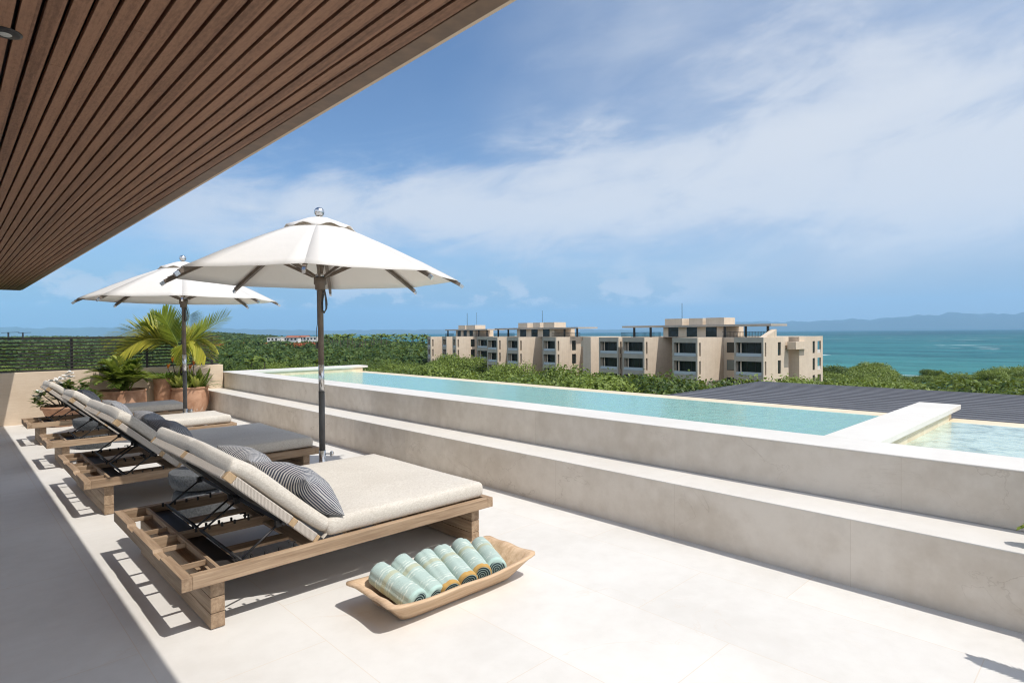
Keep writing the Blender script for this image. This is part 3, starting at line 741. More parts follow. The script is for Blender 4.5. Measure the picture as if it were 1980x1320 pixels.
def f(t):
    o = t.obj(); sp = t.n('ShaderNodeSeparateXYZ', Vector=o).outputs; ri = t.n('ShaderNodeObjectInfo').outputs['Random']
    y = sp[1]; yy = t.m('ADD', y, t.m('MULTIPLY', t.m('SUBTRACT', t.noise(o, 40, 3), .5), .010))
    an = t.m('ARCTAN2', sp[2], sp[0])
    pat = t.noise(t.vec(t.m('MULTIPLY', an, 1.6), t.m('MULTIPLY', yy, 60.0), ri), 1.0, 2, .5)
    def band(c, w): return t.sm(t.m('ABSOLUTE', t.m('SUBTRACT', yy, c)), w, w*.6)
    fine = t.noise(t.scale(o, (1, 18, 1)), 40, 3, .6)
    col = t.mix(t.m('MULTIPLY', fine, .8), (.335, .44, .405), (.485, .58, .535))
    st_ = t.m('MULTIPLY', t.sm(t.m('FRACT', t.m('MULTIPLY', yy, 62.0)), .35, .6), t.m('MAXIMUM', band(.075, .030), t.m('MAXIMUM', band(-.085, .034), band(.005, .028))))
    col = t.mix(t.m('MULTIPLY', st_, t.m('MULTIPLY', t.sm(pat, .38, .66), .7)), col, (.70, .74, .66))
    col = t.mix(t.m('MULTIPLY', band(.040, .016), .8), col, (.44, .45, .31))
    # end stripe of the fabric: ochre on some rolls, blue and teal on others
    ochre = t.m('GREATER_THAN', t.n('ShaderNodeObjectInfo').outputs['Object Index'], .5)
    ends = t.sm(yy, -.132, -.138)
    endc = t.mix(ochre, (.44, .60, .55), (.50, .28, .06))
    col = t.mix(t.m('MULTIPLY', ends, .9), col, endc)
    # rolled layers show in the end face
    rad = t.m('SQRT', t.m('ADD', t.m('MULTIPLY', sp[0], sp[0]), t.m('MULTIPLY', sp[2], sp[2])))
    sp2 = t.m('FRACT', t.m('SUBTRACT', t.m('MULTIPLY', rad, 95.0), t.m('MULTIPLY', an, .159)))
    inner = t.sm(rad, .046, .043)
    ef = t.m('MULTIPLY', t.sm(t.m('ABSOLUTE', y), .1505, .1525), inner)
    ecol = t.mix(t.sm(sp2, .55, .85), (.022, .040, .048), (.34, .47, .44))
    col = t.mix(ef, col, ecol)
    h = t.m('ADD', fine, t.noise(o, 220, 3))
    return P(t, col, .95, t.bump(h, .5, .003), Specular_IOR_Level=.1, Sheen_Weight=.1)
M_towel = mat('sea green towelling', f)
twl = ['first rolled towel at the left end of the trough', 'second rolled towel from the left end of the trough', 'third rolled towel from the left, with an ochre end stripe',
       'fourth rolled towel from the left, its ochre end turned to the camera', 'fifth rolled towel from the left end of the trough', 'last rolled towel at the right end of the trough, lying lower']
for i, lb in enumerate(twl):
    V = []; F = []; N = 40; K = 16; rl = random.Random(i*3+1)
    sq = 1+.08*rl.random()
    prof = [(-.155, .0), (-.155, .020), (-.155, .036), (-.154, .049), (-.149, .0555), (-.13, .057)]+[(-.13+.26*j/8, .057+.0012*math.sin(j*1.3+i)) for j in range(1, 9)]+[(.147, .0555), (.152, .050), (.153, .03), (.153, 0)]
    for y, r in prof:
        for k in range(N):
            a = 2*math.pi*k/N
            q = r*(1+.025*math.sin(2*a+i)+.006*math.sin(3*a+y*9+i)); dent = .005*math.exp(-((a-2.2)/.16)**2)*(r > .03)
            V.append((q*math.cos(a)*sq-dent*math.cos(a), y+(.004*math.sin(a*1+i) if r > .03 else 0), q*math.sin(a)/sq*.97-dent*math.sin(a)))
    F = [(i2*N+k, i2*N+(k+1) % N, (i2+1)*N+(k+1) % N, (i2+1)*N+k) for i2 in range(len(prof)-1) for k in range(N)]
    tw = MB().add(V, [q[::-1] for q in F], True).build('rolled_towel', M_towel)
    x = 1.645+i*.1225; dz = (-.012 if i == 5 else 0)
    tw.location = (x, 2.570+.006*math.sin(i*2.0), .114+dz); tw.scale = (1.10, 1.03, 1.10); tw.rotation_euler = (R(17+2*math.sin(i*1.7)), R(-38+23*i), R(-2+3*math.sin(i*2.3)))
    tw.pass_index = 1 if i in (2, 3, 4) else 0
    wl_ = tw.modifiers.new('weld', 'WELD'); wl_.merge_threshold = 1e-5
    tag(tw, lb, 'towel', 'rolled towels in the trough')

# ================================================================== POTTED PLANTS
def blade(b, p0, d, L, w, droop=.3, seg=4, fold=.12, up=Vector((0, 0, 1))):
    """one tapered leaf: base point, direction, length, half width"""
    d = Vector(d).normalized(); side = d.cross(up); side = side.normalized() if side.length > 1e-3 else Vector((1, 0, 0))
    vs = []; p = Vector(p0)
    for i in range(seg+1):
        s = i/seg; ww = w*(math.sin(math.pi*min(1, .12+.88*s))**.8 if s < 1 else .02)
        if i == 0: ww = w*.3
        nrm = side.cross(d)
        vs += [p-side*ww, p-nrm*ww*fold*2, p+side*ww]
        d = (d+Vector((0, 0, -droop/seg))).normalized(); p = p+d*(L/seg)
    fs = []
    for i in range(seg):
        a = i*3; fs += [(a, a+1, a+4, a+3), (a+1, a+2, a+5, a+4)]
    b.add(vs, fs, True)
def frond(base, tip, arch, roll=0, leaflets=26, ll=.30, lw=.014, hang=.5, start=.18):
    """pinnate frond along an arched midrib"""
    base = Vector(base); tip = Vector(tip); b = MB(); pts = []
    for i in range(15):
        s = i/14; p = base.lerp(tip, s); p.z += arch*4*s*(1-s)*(1-.25*s); pts.append(p)
    b.tube(pts, [.011*(1-.85*i/14)+.0015 for i in range(15)], 6)
    for i in range(leaflets):
        s = start+(1-start)*(i+.5)/leaflets; q = s*14; k = min(int(q), 13); p = pts[k].lerp(pts[k+1], q-k)
        tg = (pts[k+1]-pts[k]).normalized(); sd = tg.cross(Vector((0, 0, 1))).normalized(); up = sd.cross(tg)
        if roll: sd, up = sd*math.cos(roll)+up*math.sin(roll), up*math.cos(roll)-sd*math.sin(roll)
        ln = ll*(.55+.45*math.sin(math.pi*min(1, .15+s*.75)))*(.92+.16*rng.random())
        if s > .9: ln *= .75
        for sg in (-1, 1):
            dr = tg*(.55+.45*s)+sd*sg*(.95-.25*s)+up*(.22+.2*rng.random()-.1)
            blade(b, p, dr, ln, lw*(1.15-.5*s*.6), hang*(.7+.6*rng.random()), 4)
    return b
def ptuft(b, c, n_, L, w, spread, droop, zj=.02, lean=(0, 0)):
    for i in range(n_):
        a = rng.random()*6.28; e = spread*(.25+.75*rng.random())
        d = Vector((math.cos(a)*e+lean[0], math.sin(a)*e+lean[1], 1.0))
        blade(b, Vector(c)+Vector((math.cos(a)*.05*rng.random(), math.sin(a)*.05*rng.random(), rng.random()*zj)), d, L*(.6+.5*rng.random()), w*(.7+.5*rng.random()), droop*(.6+.8*rng.random()), 5)
def pot(t, prof, soil_z, soil_r):
    p = MB().lathe(prof, 48, capb=True, capt=False).build('pot', M_terra, t)
    MB().lathe([(soil_r, soil_z), (soil_r*.5, soil_z+.02), (0, soil_z+.025)], 32, capb=False, capt=False).build('soil', M_soil, p)
    return p
RV = Vector((.7214, -.6925, 0)); FV = Vector((.6925, .7214, 0))
def off(r, z, f=0): return RV*r+FV*f+Vector((0, 0, z))
# the big pot in the corner: a palm over strap leaves and bird of paradise flowers
g = 'potted plants along the far wall'
pp_ = thing('potted_palm', 'wide terracotta pot in the corner holding an arching palm and lime strap leaves', 'potted palm', (3.205, 11.72, 0), 0, g)
pot(pp_, [(.20, 0), (.235, .012), (.268, .07), (.296, .16), (.309, .26), (.305, .35), (.290, .42), (.288, .432), (.305, .448), (.309, .468), (.300, .478), (.284, .476), (.280, .44)], .425, .282)
C0 = off(-.17, 1.10, .02)
tk = MB()
for q in ((-.02, .0), (.03, .03), (.0, -.04)): tk.tube([off(-.10+q[0], .43, q[1]), off(-.13+q[0]*.7, .75, q[1]*.6), C0+off(q[0]*.3, -.02, 0)], [.030, .026, .018], 8)
tk.build('trunk', M_stem, pp_)
fr = [(-1.28, .02, .25, .40, .34, M_palm), (-1.15, -.22, -.15, .34, .34, M_palm), (-.98, .24, .35, .34, .32, M_palm), (-1.30, .16, -.05, .36, .34, M_palm), (-1.05, .06, .1, .40, .34, M_palm), (-.60, .56, .10, .10, .30, M_palmg), (-.24, .66, -.15, .05, .32, M_palmg), (.02, .68, .30, .04, .30, M_palmg),
      (.80, .62, .10, .06, .27, M_palmg), (.52, -.08, -.12, .26, .33, M_palm), (.46, .10, .32, .22, .3, M_palm), (-.85, -.05, -.40, .30, .3, M_palm), (.25, -.15, -.35, .22, .26, M_palm)]
for dx, dz, df, ar, ll, m_ in fr:
    frond(C0, C0+off(dx, dz, df), ar, R(52 if dx < 0 else -52), 54, ll*1.25, .0125, .42 if m_ is M_palm else .12).build('frond', m_, pp_)
for px_, pf in ((-.22, -.12), (-.1, -.22), (.05, -.2), (.2, -.1), (.22, .08), (.05, .05), (-.18, .1), (.12, -.02)):
    b = MB(); ptuft(b, off(px_*.85, .44, pf*.85), 17, .36, .026, .75, .55); b.build('strap_leaves', M_lime, pp_)
b = MB(); ptuft(b, off(.24, .46, -.02), 7, .46, .016, .4, 1.0, lean=(.75, -.55)); b.build('strap_leaves', M_shrub, pp_)
for r_0, z_0 in ((-.36, .80), (.10, .86), (-.28, .92), (.03, .78)):
    b = MB(); base = off(r_0, z_0, -.05)
    for k in range(5): blade(b, base, off(.35+.2*k-.3, .5+.35*k, .1*k-.2), .11, .014, .1, 3)
    o = b.build('flower', M_orange, pp_)
    MB().tube([off(r_0*.4, .44, -.05), off(r_0*.8, .65, -.05), base], .006, 6).build('flower_stem', M_stem, o)
# fern pot behind it
pf_ = thing('potted_fern', 'tall terracotta pot with feathery green ferns, half hidden behind the palm pot', 'potted fern', (2.86, 11.965, 0), 0, g)
pot(pf_, [(.12, 0), (.14, .01), (.158, .12), (.168, .30), (.172, .50), (.182, .60), (.190, .625), (.188, .640), (.174, .640), (.170, .60)], .60, .172)
b = MB()
for i in range(230):
    a = rng.random()*6.28; r = .2*math.sqrt(rng.random()); blade(b, (math.cos(a)*r*.8, math.sin(a)*r*.8, .61), (math.cos(a)*.8, math.sin(a)*.8, .6+rng.random()), .12+.14*rng.random(), .011, .7, 3)
b.build('fern_leaves', M_fern, pf_)
# cycad in the broad pot
pc_ = thing('potted_cycad', 'broad terracotta pot with a dense dark green cycad', 'potted cycad', (2.17, 11.70, 0), 0, g)
pot(pc_, [(.27, 0), (.29, .01), (.325, .09), (.342, .22), (.345, .34), (.338, .44), (.336, .455), (.348, .47), (.350, .49), (.338, .498), (.322, .496), (.318, .46)], .45, .32)
for i in range(27):
    a = i*2.4; e = .25+.75*((i*7) % 27)/27; L = .52+.22*rng.random()
    tip = off(math.cos(a)*L*e*1.25, .47+(1.02-e*.82)*L*.95, math.sin(a)*L*e*.8)
    frond(off(0, .46, 0), tip, .10+.06*rng.random(), 0, 11, .20, .029, .25, .25).build('cycad_leaf', M_zam, pc_)
for dx, dz in ((-.02, 1.02), (-.12, .93), (.28, .88), (.38, .72)):
    frond(off(dx*.3, .48, 0), off(dx, dz, -.1), .05, 0, 9, .20, .032, .2, .3).build('cycad_leaf', M_lime, pc_)
# flowering shrub in the low pot
ps_ = thing('potted_shrub', 'small tapering terracotta pot with a white flowering shrub', 'potted shrub', (1.35, 11.55, 0), 0, g)
pot(ps_, [(.15, 0), (.17, .008), (.215, .13), (.262, .26), (.288, .275), (.292, .310), (.284, .318), (.262, .316), (.255, .28)], .285, .26)
br_ = MB(); lv = MB(); fl = MB()
ends = [(-.42, .40, .0), (-.25, .50, -.1), (-.22, .36, -.16), (-.05, .60, .0), (.03, .64, .06), (.10, .60, -.05), (.20, .55, .0), (.27, .62, .08), (.34, .53, -.04), (.40, .50, .08), (.52, .42, .0), (.02, .47, -.18), (-.14, .46, .12), (.15, .45, .12), (-.1, .60, .05), (.08, .62, .02)]
for e in ends:
    p = off(*e); br_.tube([off(e[0]*.2, .29, e[2]*.3), off(e[0]*.65, .29+(e[1]-.29)*.55, e[2]*.6), p], [.013, .009, .005], 6)
    for k in range(26):
        a = k*2.4; blade(lv, p+off(rng.uniform(-.05, .05), rng.uniform(-.05, .04), rng.uniform(-.05, .05)), (math.cos(a), math.sin(a), .25+.6*rng.random()), .10, .026, .4, 3)
for e in ((.05, .78, .0), (.02, .70, -.14), (-.06, .64, -.16), (.09, .73, -.12), (-.32, .47, -.16), (-.2, .54, -.2), (-.03, .72, -.05), (.10, .74, .03), (-.12, .69, .0), (-.28, .44, -.12), (.0, .66, -.08), (.12, .82, 0), (-.25, .50, -.1), (-.16, .70, -.04), (-.08, .62, -.1)):
    for k in range(9):
        a = k*2.4; blade(fl, off(e[0]+rng.uniform(-.03, .03), e[1]+rng.uniform(-.02, .03), e[2]), (math.cos(a), math.sin(a), .5), .055, .024, .2, 2)
br_.build('branches', M_bark, ps_); lv.build('leaves', M_shrub, ps_); fl.build('blossom', M_white, ps_)
# plant just outside the right edge: a leaf tip and its shadow reach into the picture
pe_ = thing('cycad_plant', 'potted cycad on the paving past the right edge, only its leaf shadow in the picture', 'potted cycad', (3.22, -.42, 0))
pot(pe_, [(.16, 0), (.18, .01), (.215, .15), (.225, .26), (.225, .34), (.21, .345), (.205, .31)], .30, .205)
frond((0, 0, .33), Vector((3.247, .127, .60))-Vector((3.22, -.42, 0)), .15, 0, 24, .085, .012, .2, .1).build('cycad_leaf', M_zam, pe_)
for i in range(7):
    a = -1.5-i*.32; frond((0, 0, .33), (math.cos(a)*.5, math.sin(a)*.5, .6+.08*(i % 3)), .16, 0, 24, .09, .007, .2, .1).build('cycad_leaf', M_zam, pe_)

ps2 = thing('potted_fern', 'small potted palm on the stone step, one leaf tip showing at the right edge', 'potted fern', (3.775, -.03, ZS))
pot(ps2, [(.07, 0), (.08, .006), (.105, .08), (.118, .16), (.118, .178), (.108, .18), (.104, .16)], .15, .105)
frond((0, 0, .15), (-.085, .385, .085), .10, 0, 18, .075, .011, .3, .2).build('cycad_leaf', M_palmg, ps2)
for i in range(5):
    a = -1.2-i*.35; frond((0, 0, .15), (math.cos(a)*.18, math.sin(a)*.22, .36+.04*(i % 3)), .06, 0, 16, .07, .010, .2, .2).build('cycad_leaf', M_palmg, ps2)

# ================================================================== THE LAND, THE SEA AND THE HILLS
GZ = -16.0
coast = [(262, -260), (250, -60), (236, 10), (212, 44), (176, 62), (160, 110), (186, 190), (262, 320), (372, 540), (455, 760), (560, 1080), (820, 1700), (1050, 2600), (600, 4000), (-600, 7000), (-9000, 7000), (-9000, -260)]
struct(MB().add([(x, y, GZ) for x, y in coast], [tuple(range(len(coast)))]).build('ground', mat('forest floor', lambda t: P(t, t.mix(t.sm(t.noise(t.pos(), .05, 6, .65), .35, .65), (.030, .042, .014), (.085, .095, .035)), .95))))
def f(t):
    p = t.pos(); sp = t.n('ShaderNodeSeparateXYZ', Vector=p).outputs
    # distance from the line of the shore: shallow turquoise, then deep blue
    ds = t.m('ADD', t.m('MULTIPLY', sp[0], .94), t.m('MULTIPLY', sp[1], -.12))
    wob = t.m('MULTIPLY', t.m('SUBTRACT', t.noise(t.scale(p, (.006, .002, 1)), 1.0, 4, .6), .5), 120.0)
    dd_ = t.m('ADD', ds, wob)
    c1 = t.mix(t.sm(dd_, 190, 520), (.060, .240, .225), (.014, .110, .145))
    c2 = t.mix(t.sm(dd_, 450, 3200), c1, (.004, .035, .085))
    big = t.noise(t.scale(p, (.010, .0028, 1)), 1.0, 10, .74, .4)
    c2 = t.mix(t.sm(big, .40, .58), t.mix(.42, c2, (.002, .030, .055)), t.mix(.30, c2, (.050, .225, .235)))
    ch = t.noise(t.scale(p, (.16, .05, 1)), 1.0, 6, .68, .4)
    c2 = t.mix(t.m('MULTIPLY', t.sm(ch, .42, .70), .6), c2, (.050, .22, .235))
    # breaking crests, longest along the shore
    cap = t.noise(t.scale(p, (.060, .013, 1)), 1.0, 8, .70, .8)
    row = t.noise(t.scale(p, (.011, .004, 1)), 1.0, 3, .5)
    fo = t.sm(t.m('ADD', cap, t.m('MULTIPLY', t.m('SUBTRACT', row, .5), .35)), .650, .70)
    surf = t.m('MULTIPLY', t.sm(dd_, 300, 205), t.sm(t.noise(t.scale(p, (.06, .012, 1)), 1.0, 5, .65, 1.0), .585, .63))
    fo = t.m('MAXIMUM', fo, t.m('MULTIPLY', surf, .9))
    col = t.mix(fo, c2, (.80, .84, .84))
    h = t.m('ADD', t.m('MULTIPLY', ch, .7), t.m('MULTIPLY', t.noise(t.scale(p, (.7, .25, 1)), 1.0, 5, .6), .3))
    return P(t, col, t.m('ADD', .42, t.m('MULTIPLY', fo, .5)), t.bump(h, .8, 1.6), Specular_IOR_Level=.02)
M_sea = mat('sea water', f)
SEA = 24000.0
struct(MB().add([(-SEA, -6000, GZ-.6), (SEA, -6000, GZ-.6), (SEA, SEA, GZ-.6), (-SEA, SEA, GZ-.6)], [(0, 1, 2, 3)]).build('sea', M_sea))
def f(t):
    k = t.noise(t.pos(), .0012, 6, .6)
    return P(t, t.mix(k, (.035, .050, .040), (.070, .085, .065)), .95)
M_hill = mat('wooded hills', f)
def ridge(phi):   # visible height of the range, in metres at its distance, by bearing
    a = 80+400*math.exp(-((phi-.72)/.22)**2)+190*math.exp(-((phi-.40)/.16)**2)+210*math.exp(-((phi+.62)/.30)**2)+60*math.exp(-((phi+.1)/.15)**2)
    return a*(1+.07*math.sin(phi*23)+.045*math.sin(phi*51+1)+.03*math.sin(phi*97+2))
V = []; n1 = 220; rows_ = 7
for i in range(n1+1):
    phi_ = -1.15+2.5*i/n1; d = Vector((math.cos(.8057-phi_), math.sin(.8057-phi_)))
    for j in range(rows_):
        u = j/(rows_-1); r = 20500+5200*u; hgt = ridge(phi_)*math.sin(math.pi*min(1, u*1.02))**.8*(1+.12*math.sin(phi_*160+j*2.1)*(u < .9))
        V.append((d.x*r, d.y*r, GZ-1+max(0, hgt)))
F = [(i*rows_+j, (i+1)*rows_+j, (i+1)*rows_+j+1, i*rows_+j+1) for i in range(n1) for j in range(rows_-1)]
struct(MB().add(V, F, True).build('hills', M_hill))

# ================================================================== APARTMENT BUILDINGS
def f(t):
    p = t.pos(); k = t.noise(t.scale(p, (.6, .6, .9)), 1.0, 6, .6); s2 = t.noise(t.scale(p, (2.2, 2.2, .18)), 1.0, 4, .6)
    col = t.mix(t.sm(t.m('ADD', t.m('MULTIPLY', k, .55), t.m('MULTIPLY', s2, .45)), .34, .66), (.57, .47, .365), (.64, .535, .42))
    return P(t, col, .9, t.bump(t.noise(p, 9, 4), .1, .02), Specular_IOR_Level=.15)
M_stucco = mat('beige stucco', f)
M_front = mat('taupe front with painted shade', plain((.375, .345, .29), .9, 0, .06, .8))  # greyer paint, darkened further to carry the shade of the bay fronts
M_slabc = mat('pale concrete roof edge', plain((.40, .36, .31), .85, 0, .08, .6))
M_glass = mat('dark window glass', lambda t: P(t, t.mix(t.noise(t.pos(), .35, 3), (.008, .012, .012), (.022, .030, .028)), .12, t.bump(t.noise(t.pos(), .5, 2), .10, .3), Specular_IOR_Level=.5))
M_curt = mat('curtained glass', lambda t: P(t, (.16, .19, .18), .25))
M_rail = mat('balcony glass', lambda t: P(t, (.42, .47, .50), .2, None, Specular_IOR_Level=.5))
M_slit = mat('brown recess panel', plain((.20, .155, .115), .7, 0, .1, 1))
M_frame = mat('dark window frame', plain((.022, .020, .018), .5))
TOP = .20; FH = 3.3
def facade(o, fixed, a0, a1, openings, th, parent, facing):
    """wall of thickness th with rectangular openings; facing 'x' (front faces -x) or 'y' (front faces -y)"""
    us = sorted({a0, a1, *[v for op in openings for v in op[:2]]}); zs = sorted({GZ, TOP, *[v for op in openings for v in op[2:4]]}); b = MB()
    # merge cells column-wise so that one wall is one solid mesh
    for u0, u1 in zip(us, us[1:]):
        um = (u0+u1)/2; run = None
        for z0, z1 in zip(zs, zs[1:]):
            zm = (z0+z1)/2; hole = any(p[0] < um < p[1] and p[2] < zm < p[3] for p in openings)
            if not hole: run = (run[0], z1) if run else (z0, z1)
            if hole and run: (b.box(fixed, fixed+th, u0, u1, *run) if facing == 'x' else b.box(u0, u1, fixed, fixed+th, *run)); run = None
        if run: (b.box(fixed, fixed+th, u0, u1, *run) if facing == 'x' else b.box(u0, u1, fixed, fixed+th, *run))
    return b
def bay(par, org, x0, x1, y0, y1, slit=True, win2=None, floors=4, side_x1=None):
    """one projecting bay: balconies on the -x face, a sunlit -y wall with slit windows"""
    loc = (-org[0], -org[1], -org[2]); th = .32
    w = y1-y0; ops = []; sops = []
    for k in range(floors):
        zt = TOP-.92-k*FH
        ops.append((y0+.28, y1-.28, zt-2.45, zt))
        if slit: sops.append((x0+.70, x0+1.30, zt-2.42, zt))
        if win2: sops.append((win2[0], win2[1], zt-2.42, zt))
    b = facade(None, x0, y0, y1, ops, th, None, 'x'); v1 = facade(None, y0, x0+th, x1, sops, .30, None, 'y')
    b.build('balcony_front', M_front, par, loc=loc); b = MB()
    b.add(v1.v, v1.f); b.box(x0+th, x1, y0+.30, y1, TOP-.5, TOP-.02).box(x0+th, x1, y1-.25, y1, GZ, TOP-.5)
    for k in range(floors+1): b.box(x0+th, x1, y0+.30, y1-.25, TOP-3.60-k*FH, TOP-3.37-k*FH)
    b.box(x1-.3, x1, y0+.30, y1-.25, GZ, TOP-.5)
    wl = b.build('wall', M_stucco, par, loc=loc)
    for (a, c, z0, z1) in ops:
        o = MB().box(x0+1.2, x0+1.26, a, c, z0+.02, z1+.35).build('balcony_door', M_glass, par, loc=loc)
        fm = MB()
        for q in range(4): yy = a+(c-a)*q/3; fm.box(x0+1.15, x0+1.20, yy-.05, yy+.05, z0+.02, z1+.35)
        fm.build('frame', M_frame, o)
        if (int(z0*3)+int(y0)) % 3 != 1:
            ca = a+(c-a)*(.35 if int(z0+y0) % 2 else .68); MB().box(x0+1.265, x0+1.30, ca, ca+(c-a)*.22, z0+.02, z1+.3).build('curtain', M_curt, o)
        MB().box(x0+.10, x0+.14, a+.02, c-.02, z0+.04, z0+.60).build('balcony_rail', M_rail, par, loc=loc)
        if w > 3: MB().box(x0+.7, x0+.8, c-.75, c-.5, z0+.02, z1+.3).build('pillar', M_stucco, par, loc=loc)
    for (a, c, z0, z1) in sops: MB().box(a, c, y0+.22, y0+.27, z0, z1).build('window', M_glass if c-a > .7 else M_slit, par, loc=loc)
def penthouse(par, org, x0, x1, ya, yb, slab_y, sx, tops, zs=2.2):
    loc = (-org[0], -org[1], -org[2])
    MB().box(x0, x1, ya, yb, TOP-.02, zs).build('penthouse_wall', M_stucco, par, loc=loc)
    for k in range(3):
        yy = ya+(yb-ya)*(.12+.31*k); MB().box(x0-.02, x0+.1, yy, yy+(yb-ya)*.17, TOP+.05, zs-.05).build('penthouse_window', M_glass, par, loc=loc)
    MB().box(sx[0], sx[1], slab_y[0], slab_y[1], zs, zs+.40).build('pavilion_roof', M_slabc, par, loc=loc)
    for a, c, d in tops: MB().box(x0+d, x0+d+4.5, a, c, zs+.40, zs+1.75).build('roof_box', M_stucco, par, loc=loc)
    n_ = 0; y = slab_y[0]+.7
    while y < slab_y[1]:
        if not (ya-.3 < y < yb+.3): MB().box(sx[0]+.6, sx[0]+.95, y, y+.35, TOP-.02, zs).build('pavilion_post', M_frame, par, loc=loc)
        y += 4.1
    for s0, s1 in ((slab_y[0]-.5, ya), (yb, slab_y[1]+.5)):
        r = MB(); r.box(sx[0]+.2, sx[0]+.25, s0, s1, TOP+.95, TOP+1.02).box(sx[0]+.2, sx[0]+.24, s0, s1, TOP+.15, TOP+.2)
        y = s0
        while y < s1: r.box(sx[0]+.2, sx[0]+.24, y, y+.05, TOP, TOP+.95); y += .28
        r.build('roof_railing', M_frame, par, loc=loc)
g = 'beige apartment blocks in a row towards the sea'
o1 = (112, 60, GZ); A1 = thing('apartment_building', 'nearest and largest beige apartment block, right end of the row by the sea', 'building', o1, 0, g)
L1 = tuple(-c for c in o1)
bay(A1, o1, 102, 113, 43.77, 48.96, True, (108.2, 109.6))
bay(A1, o1, 97, 113, 53.4, 58.39, True)
bay(A1, o1, 101, 113, 67.19, 72.38, True, None)
bay(A1, o1, 101, 113, 73.48, 78.45, True)
MB().box(113.0, 127.0, 46.2, 78.4, GZ, TOP-.01).box(106.9, 113.0, 48.96, 53.38, GZ, TOP-.04).box(103, 112.9, 72.36, 73.5, GZ, TOP-.06).build('wall', M_stucco, A1, loc=L1)
for k in range(4):
    z1 = TOP-1.0-k*FH; o = MB().box(106.82, 106.9, 49.5, 52.7, z1-1.9, z1).build('window', M_frame, A1, loc=L1)
    MB().box(106.80, 106.82, 49.56, 51.0, z1-1.84, z1-.06).build('pane', M_glass, o); MB().box(106.80, 106.82, 51.06, 52.64, z1-1.84, z1-.06).build('pane', M_curt if k == 1 else M_glass, o)
# end block with tall windows and the beam across the gap
ops = []
for k in range(4): ops += [(121.7, 123.0, TOP-3.3-k*FH, TOP-.95-k*FH), (124.3, 126.2, TOP-3.3-k*FH, TOP-.95-k*FH)]
b = facade(None, 42.6, 115, 127.2, ops, .3, None, 'y'); b.box(115, 127.2, 42.95, 46.1, TOP-.5, TOP-.03).box(115, 115.3, 42.9, 46.1, GZ, TOP-.5).box(115.3, 127.2, 45.8, 46.1, GZ, TOP-.5)
b.build('wall', M_stucco, A1, loc=L1)
for k, op in enumerate(ops):
    if k % 2 == 0: MB().box(op[0], op[1], 42.78, 42.84, op[2], op[3]).build('window', M_glass, A1, loc=L1)
    else:
        MB().box(op[0]+.4, op[1], 44.4, 44.46, op[2], op[3]).build('window', M_glass, A1, loc=L1); MB().box(op[0], op[1], 42.70, 42.76, op[2], op[2]+.65).build('balcony_rail', M_canvas, A1, loc=L1)
MB().box(111.5, 117.5, 41.9, 43.4, TOP-2.3, TOP-.9).build('bridge_beam', M_stucco, A1, loc=L1)
penthouse(A1, o1, 108, 116, 53.7, 67.1, (44.4, 76.6), (106.8, 114), ((53.9, 57.7, .2), (58.7, 61.7, .8), (62.9, 66.9, .3)))
MB().prism([(103, TOP-.02), (108, TOP-.02), (108, TOP+1.4)], 1, 43.9, 44.9).build('stair_wall', M_stucco, A1, loc=L1)
MB().tube([(111, 64.5, 3.9), (111, 64.5, 7.2)], .05, 6).build('mast', M_frame, A1, loc=L1)
o2 = (115, 102, GZ); A2 = thing('apartment_building', 'middle beige apartment block of the row, behind the nearest one', 'building', o2, 0, g)
L2 = tuple(-c for c in o2)
bay(A2, o2, 106, 116, 95.3, 99.63, True, (112.0, 113.6))
bay(A2, o2, 105, 116, 107.12, 111.31, True)
bay(A2, o2, 107.2, 116, 117.4, 121.5, True)
MB().box(116, 127, 88.4, 121, GZ, TOP-.01).box(107.7, 116, 86, 88.3, GZ, TOP-.02).build('wall', M_stucco, A2, loc=L2)
MB().box(108.5, 113.5, 88.35, 89.6, TOP-2.3, TOP-.9).build('bridge_beam', M_stucco, A2, loc=L2)
penthouse(A2, o2, 113, 121, 102, 115.7, (93.2, 123.4), (111.8, 119.5), ((102.2, 106, .2), (107.8, 110.4, .8), (112, 115.5, .3)))
MB().tube([(116, 109, 3.9), (116, 109, 7.2)], .05, 6).build('mast', M_frame, A2, loc=L2)
o3 = (122, 148, GZ); A3 = thing('apartment_building', 'farthest beige apartment block, left end of the row', 'building', o3, 0, g)
L3 = tuple(-c for c in o3)
bay(A3, o3, 117, 126, 130.03, 137.3, True)
bay(A3, o3, 118, 127, 148.75, 150.47, True, (124.2, 126.0))
bay(A3, o3, 119, 129, 163.73, 165.4, True)
bay(A3, o3, 120.5, 129, 157.0, 159.2, False)
MB().box(127, 138, 130.2, 167, GZ, TOP-.01).build('wall', M_stucco, A3, loc=L3)
penthouse(A3, o3, 127, 135, 149.7, 160, (142.5, 164.4), (125.8, 133.5), ((150, 154.6, .2), (156, 159.6, .8)))
MB().tube([(130, 157.5, 3.9), (130, 157.5, 8.2)], .07, 6).build('mast', M_frame, A3, loc=L3); MB().tube([(130, 152.5, 3.9), (130, 152.5, 8.2)], .04, 6).build('mast', M_frame, A3, loc=L3)

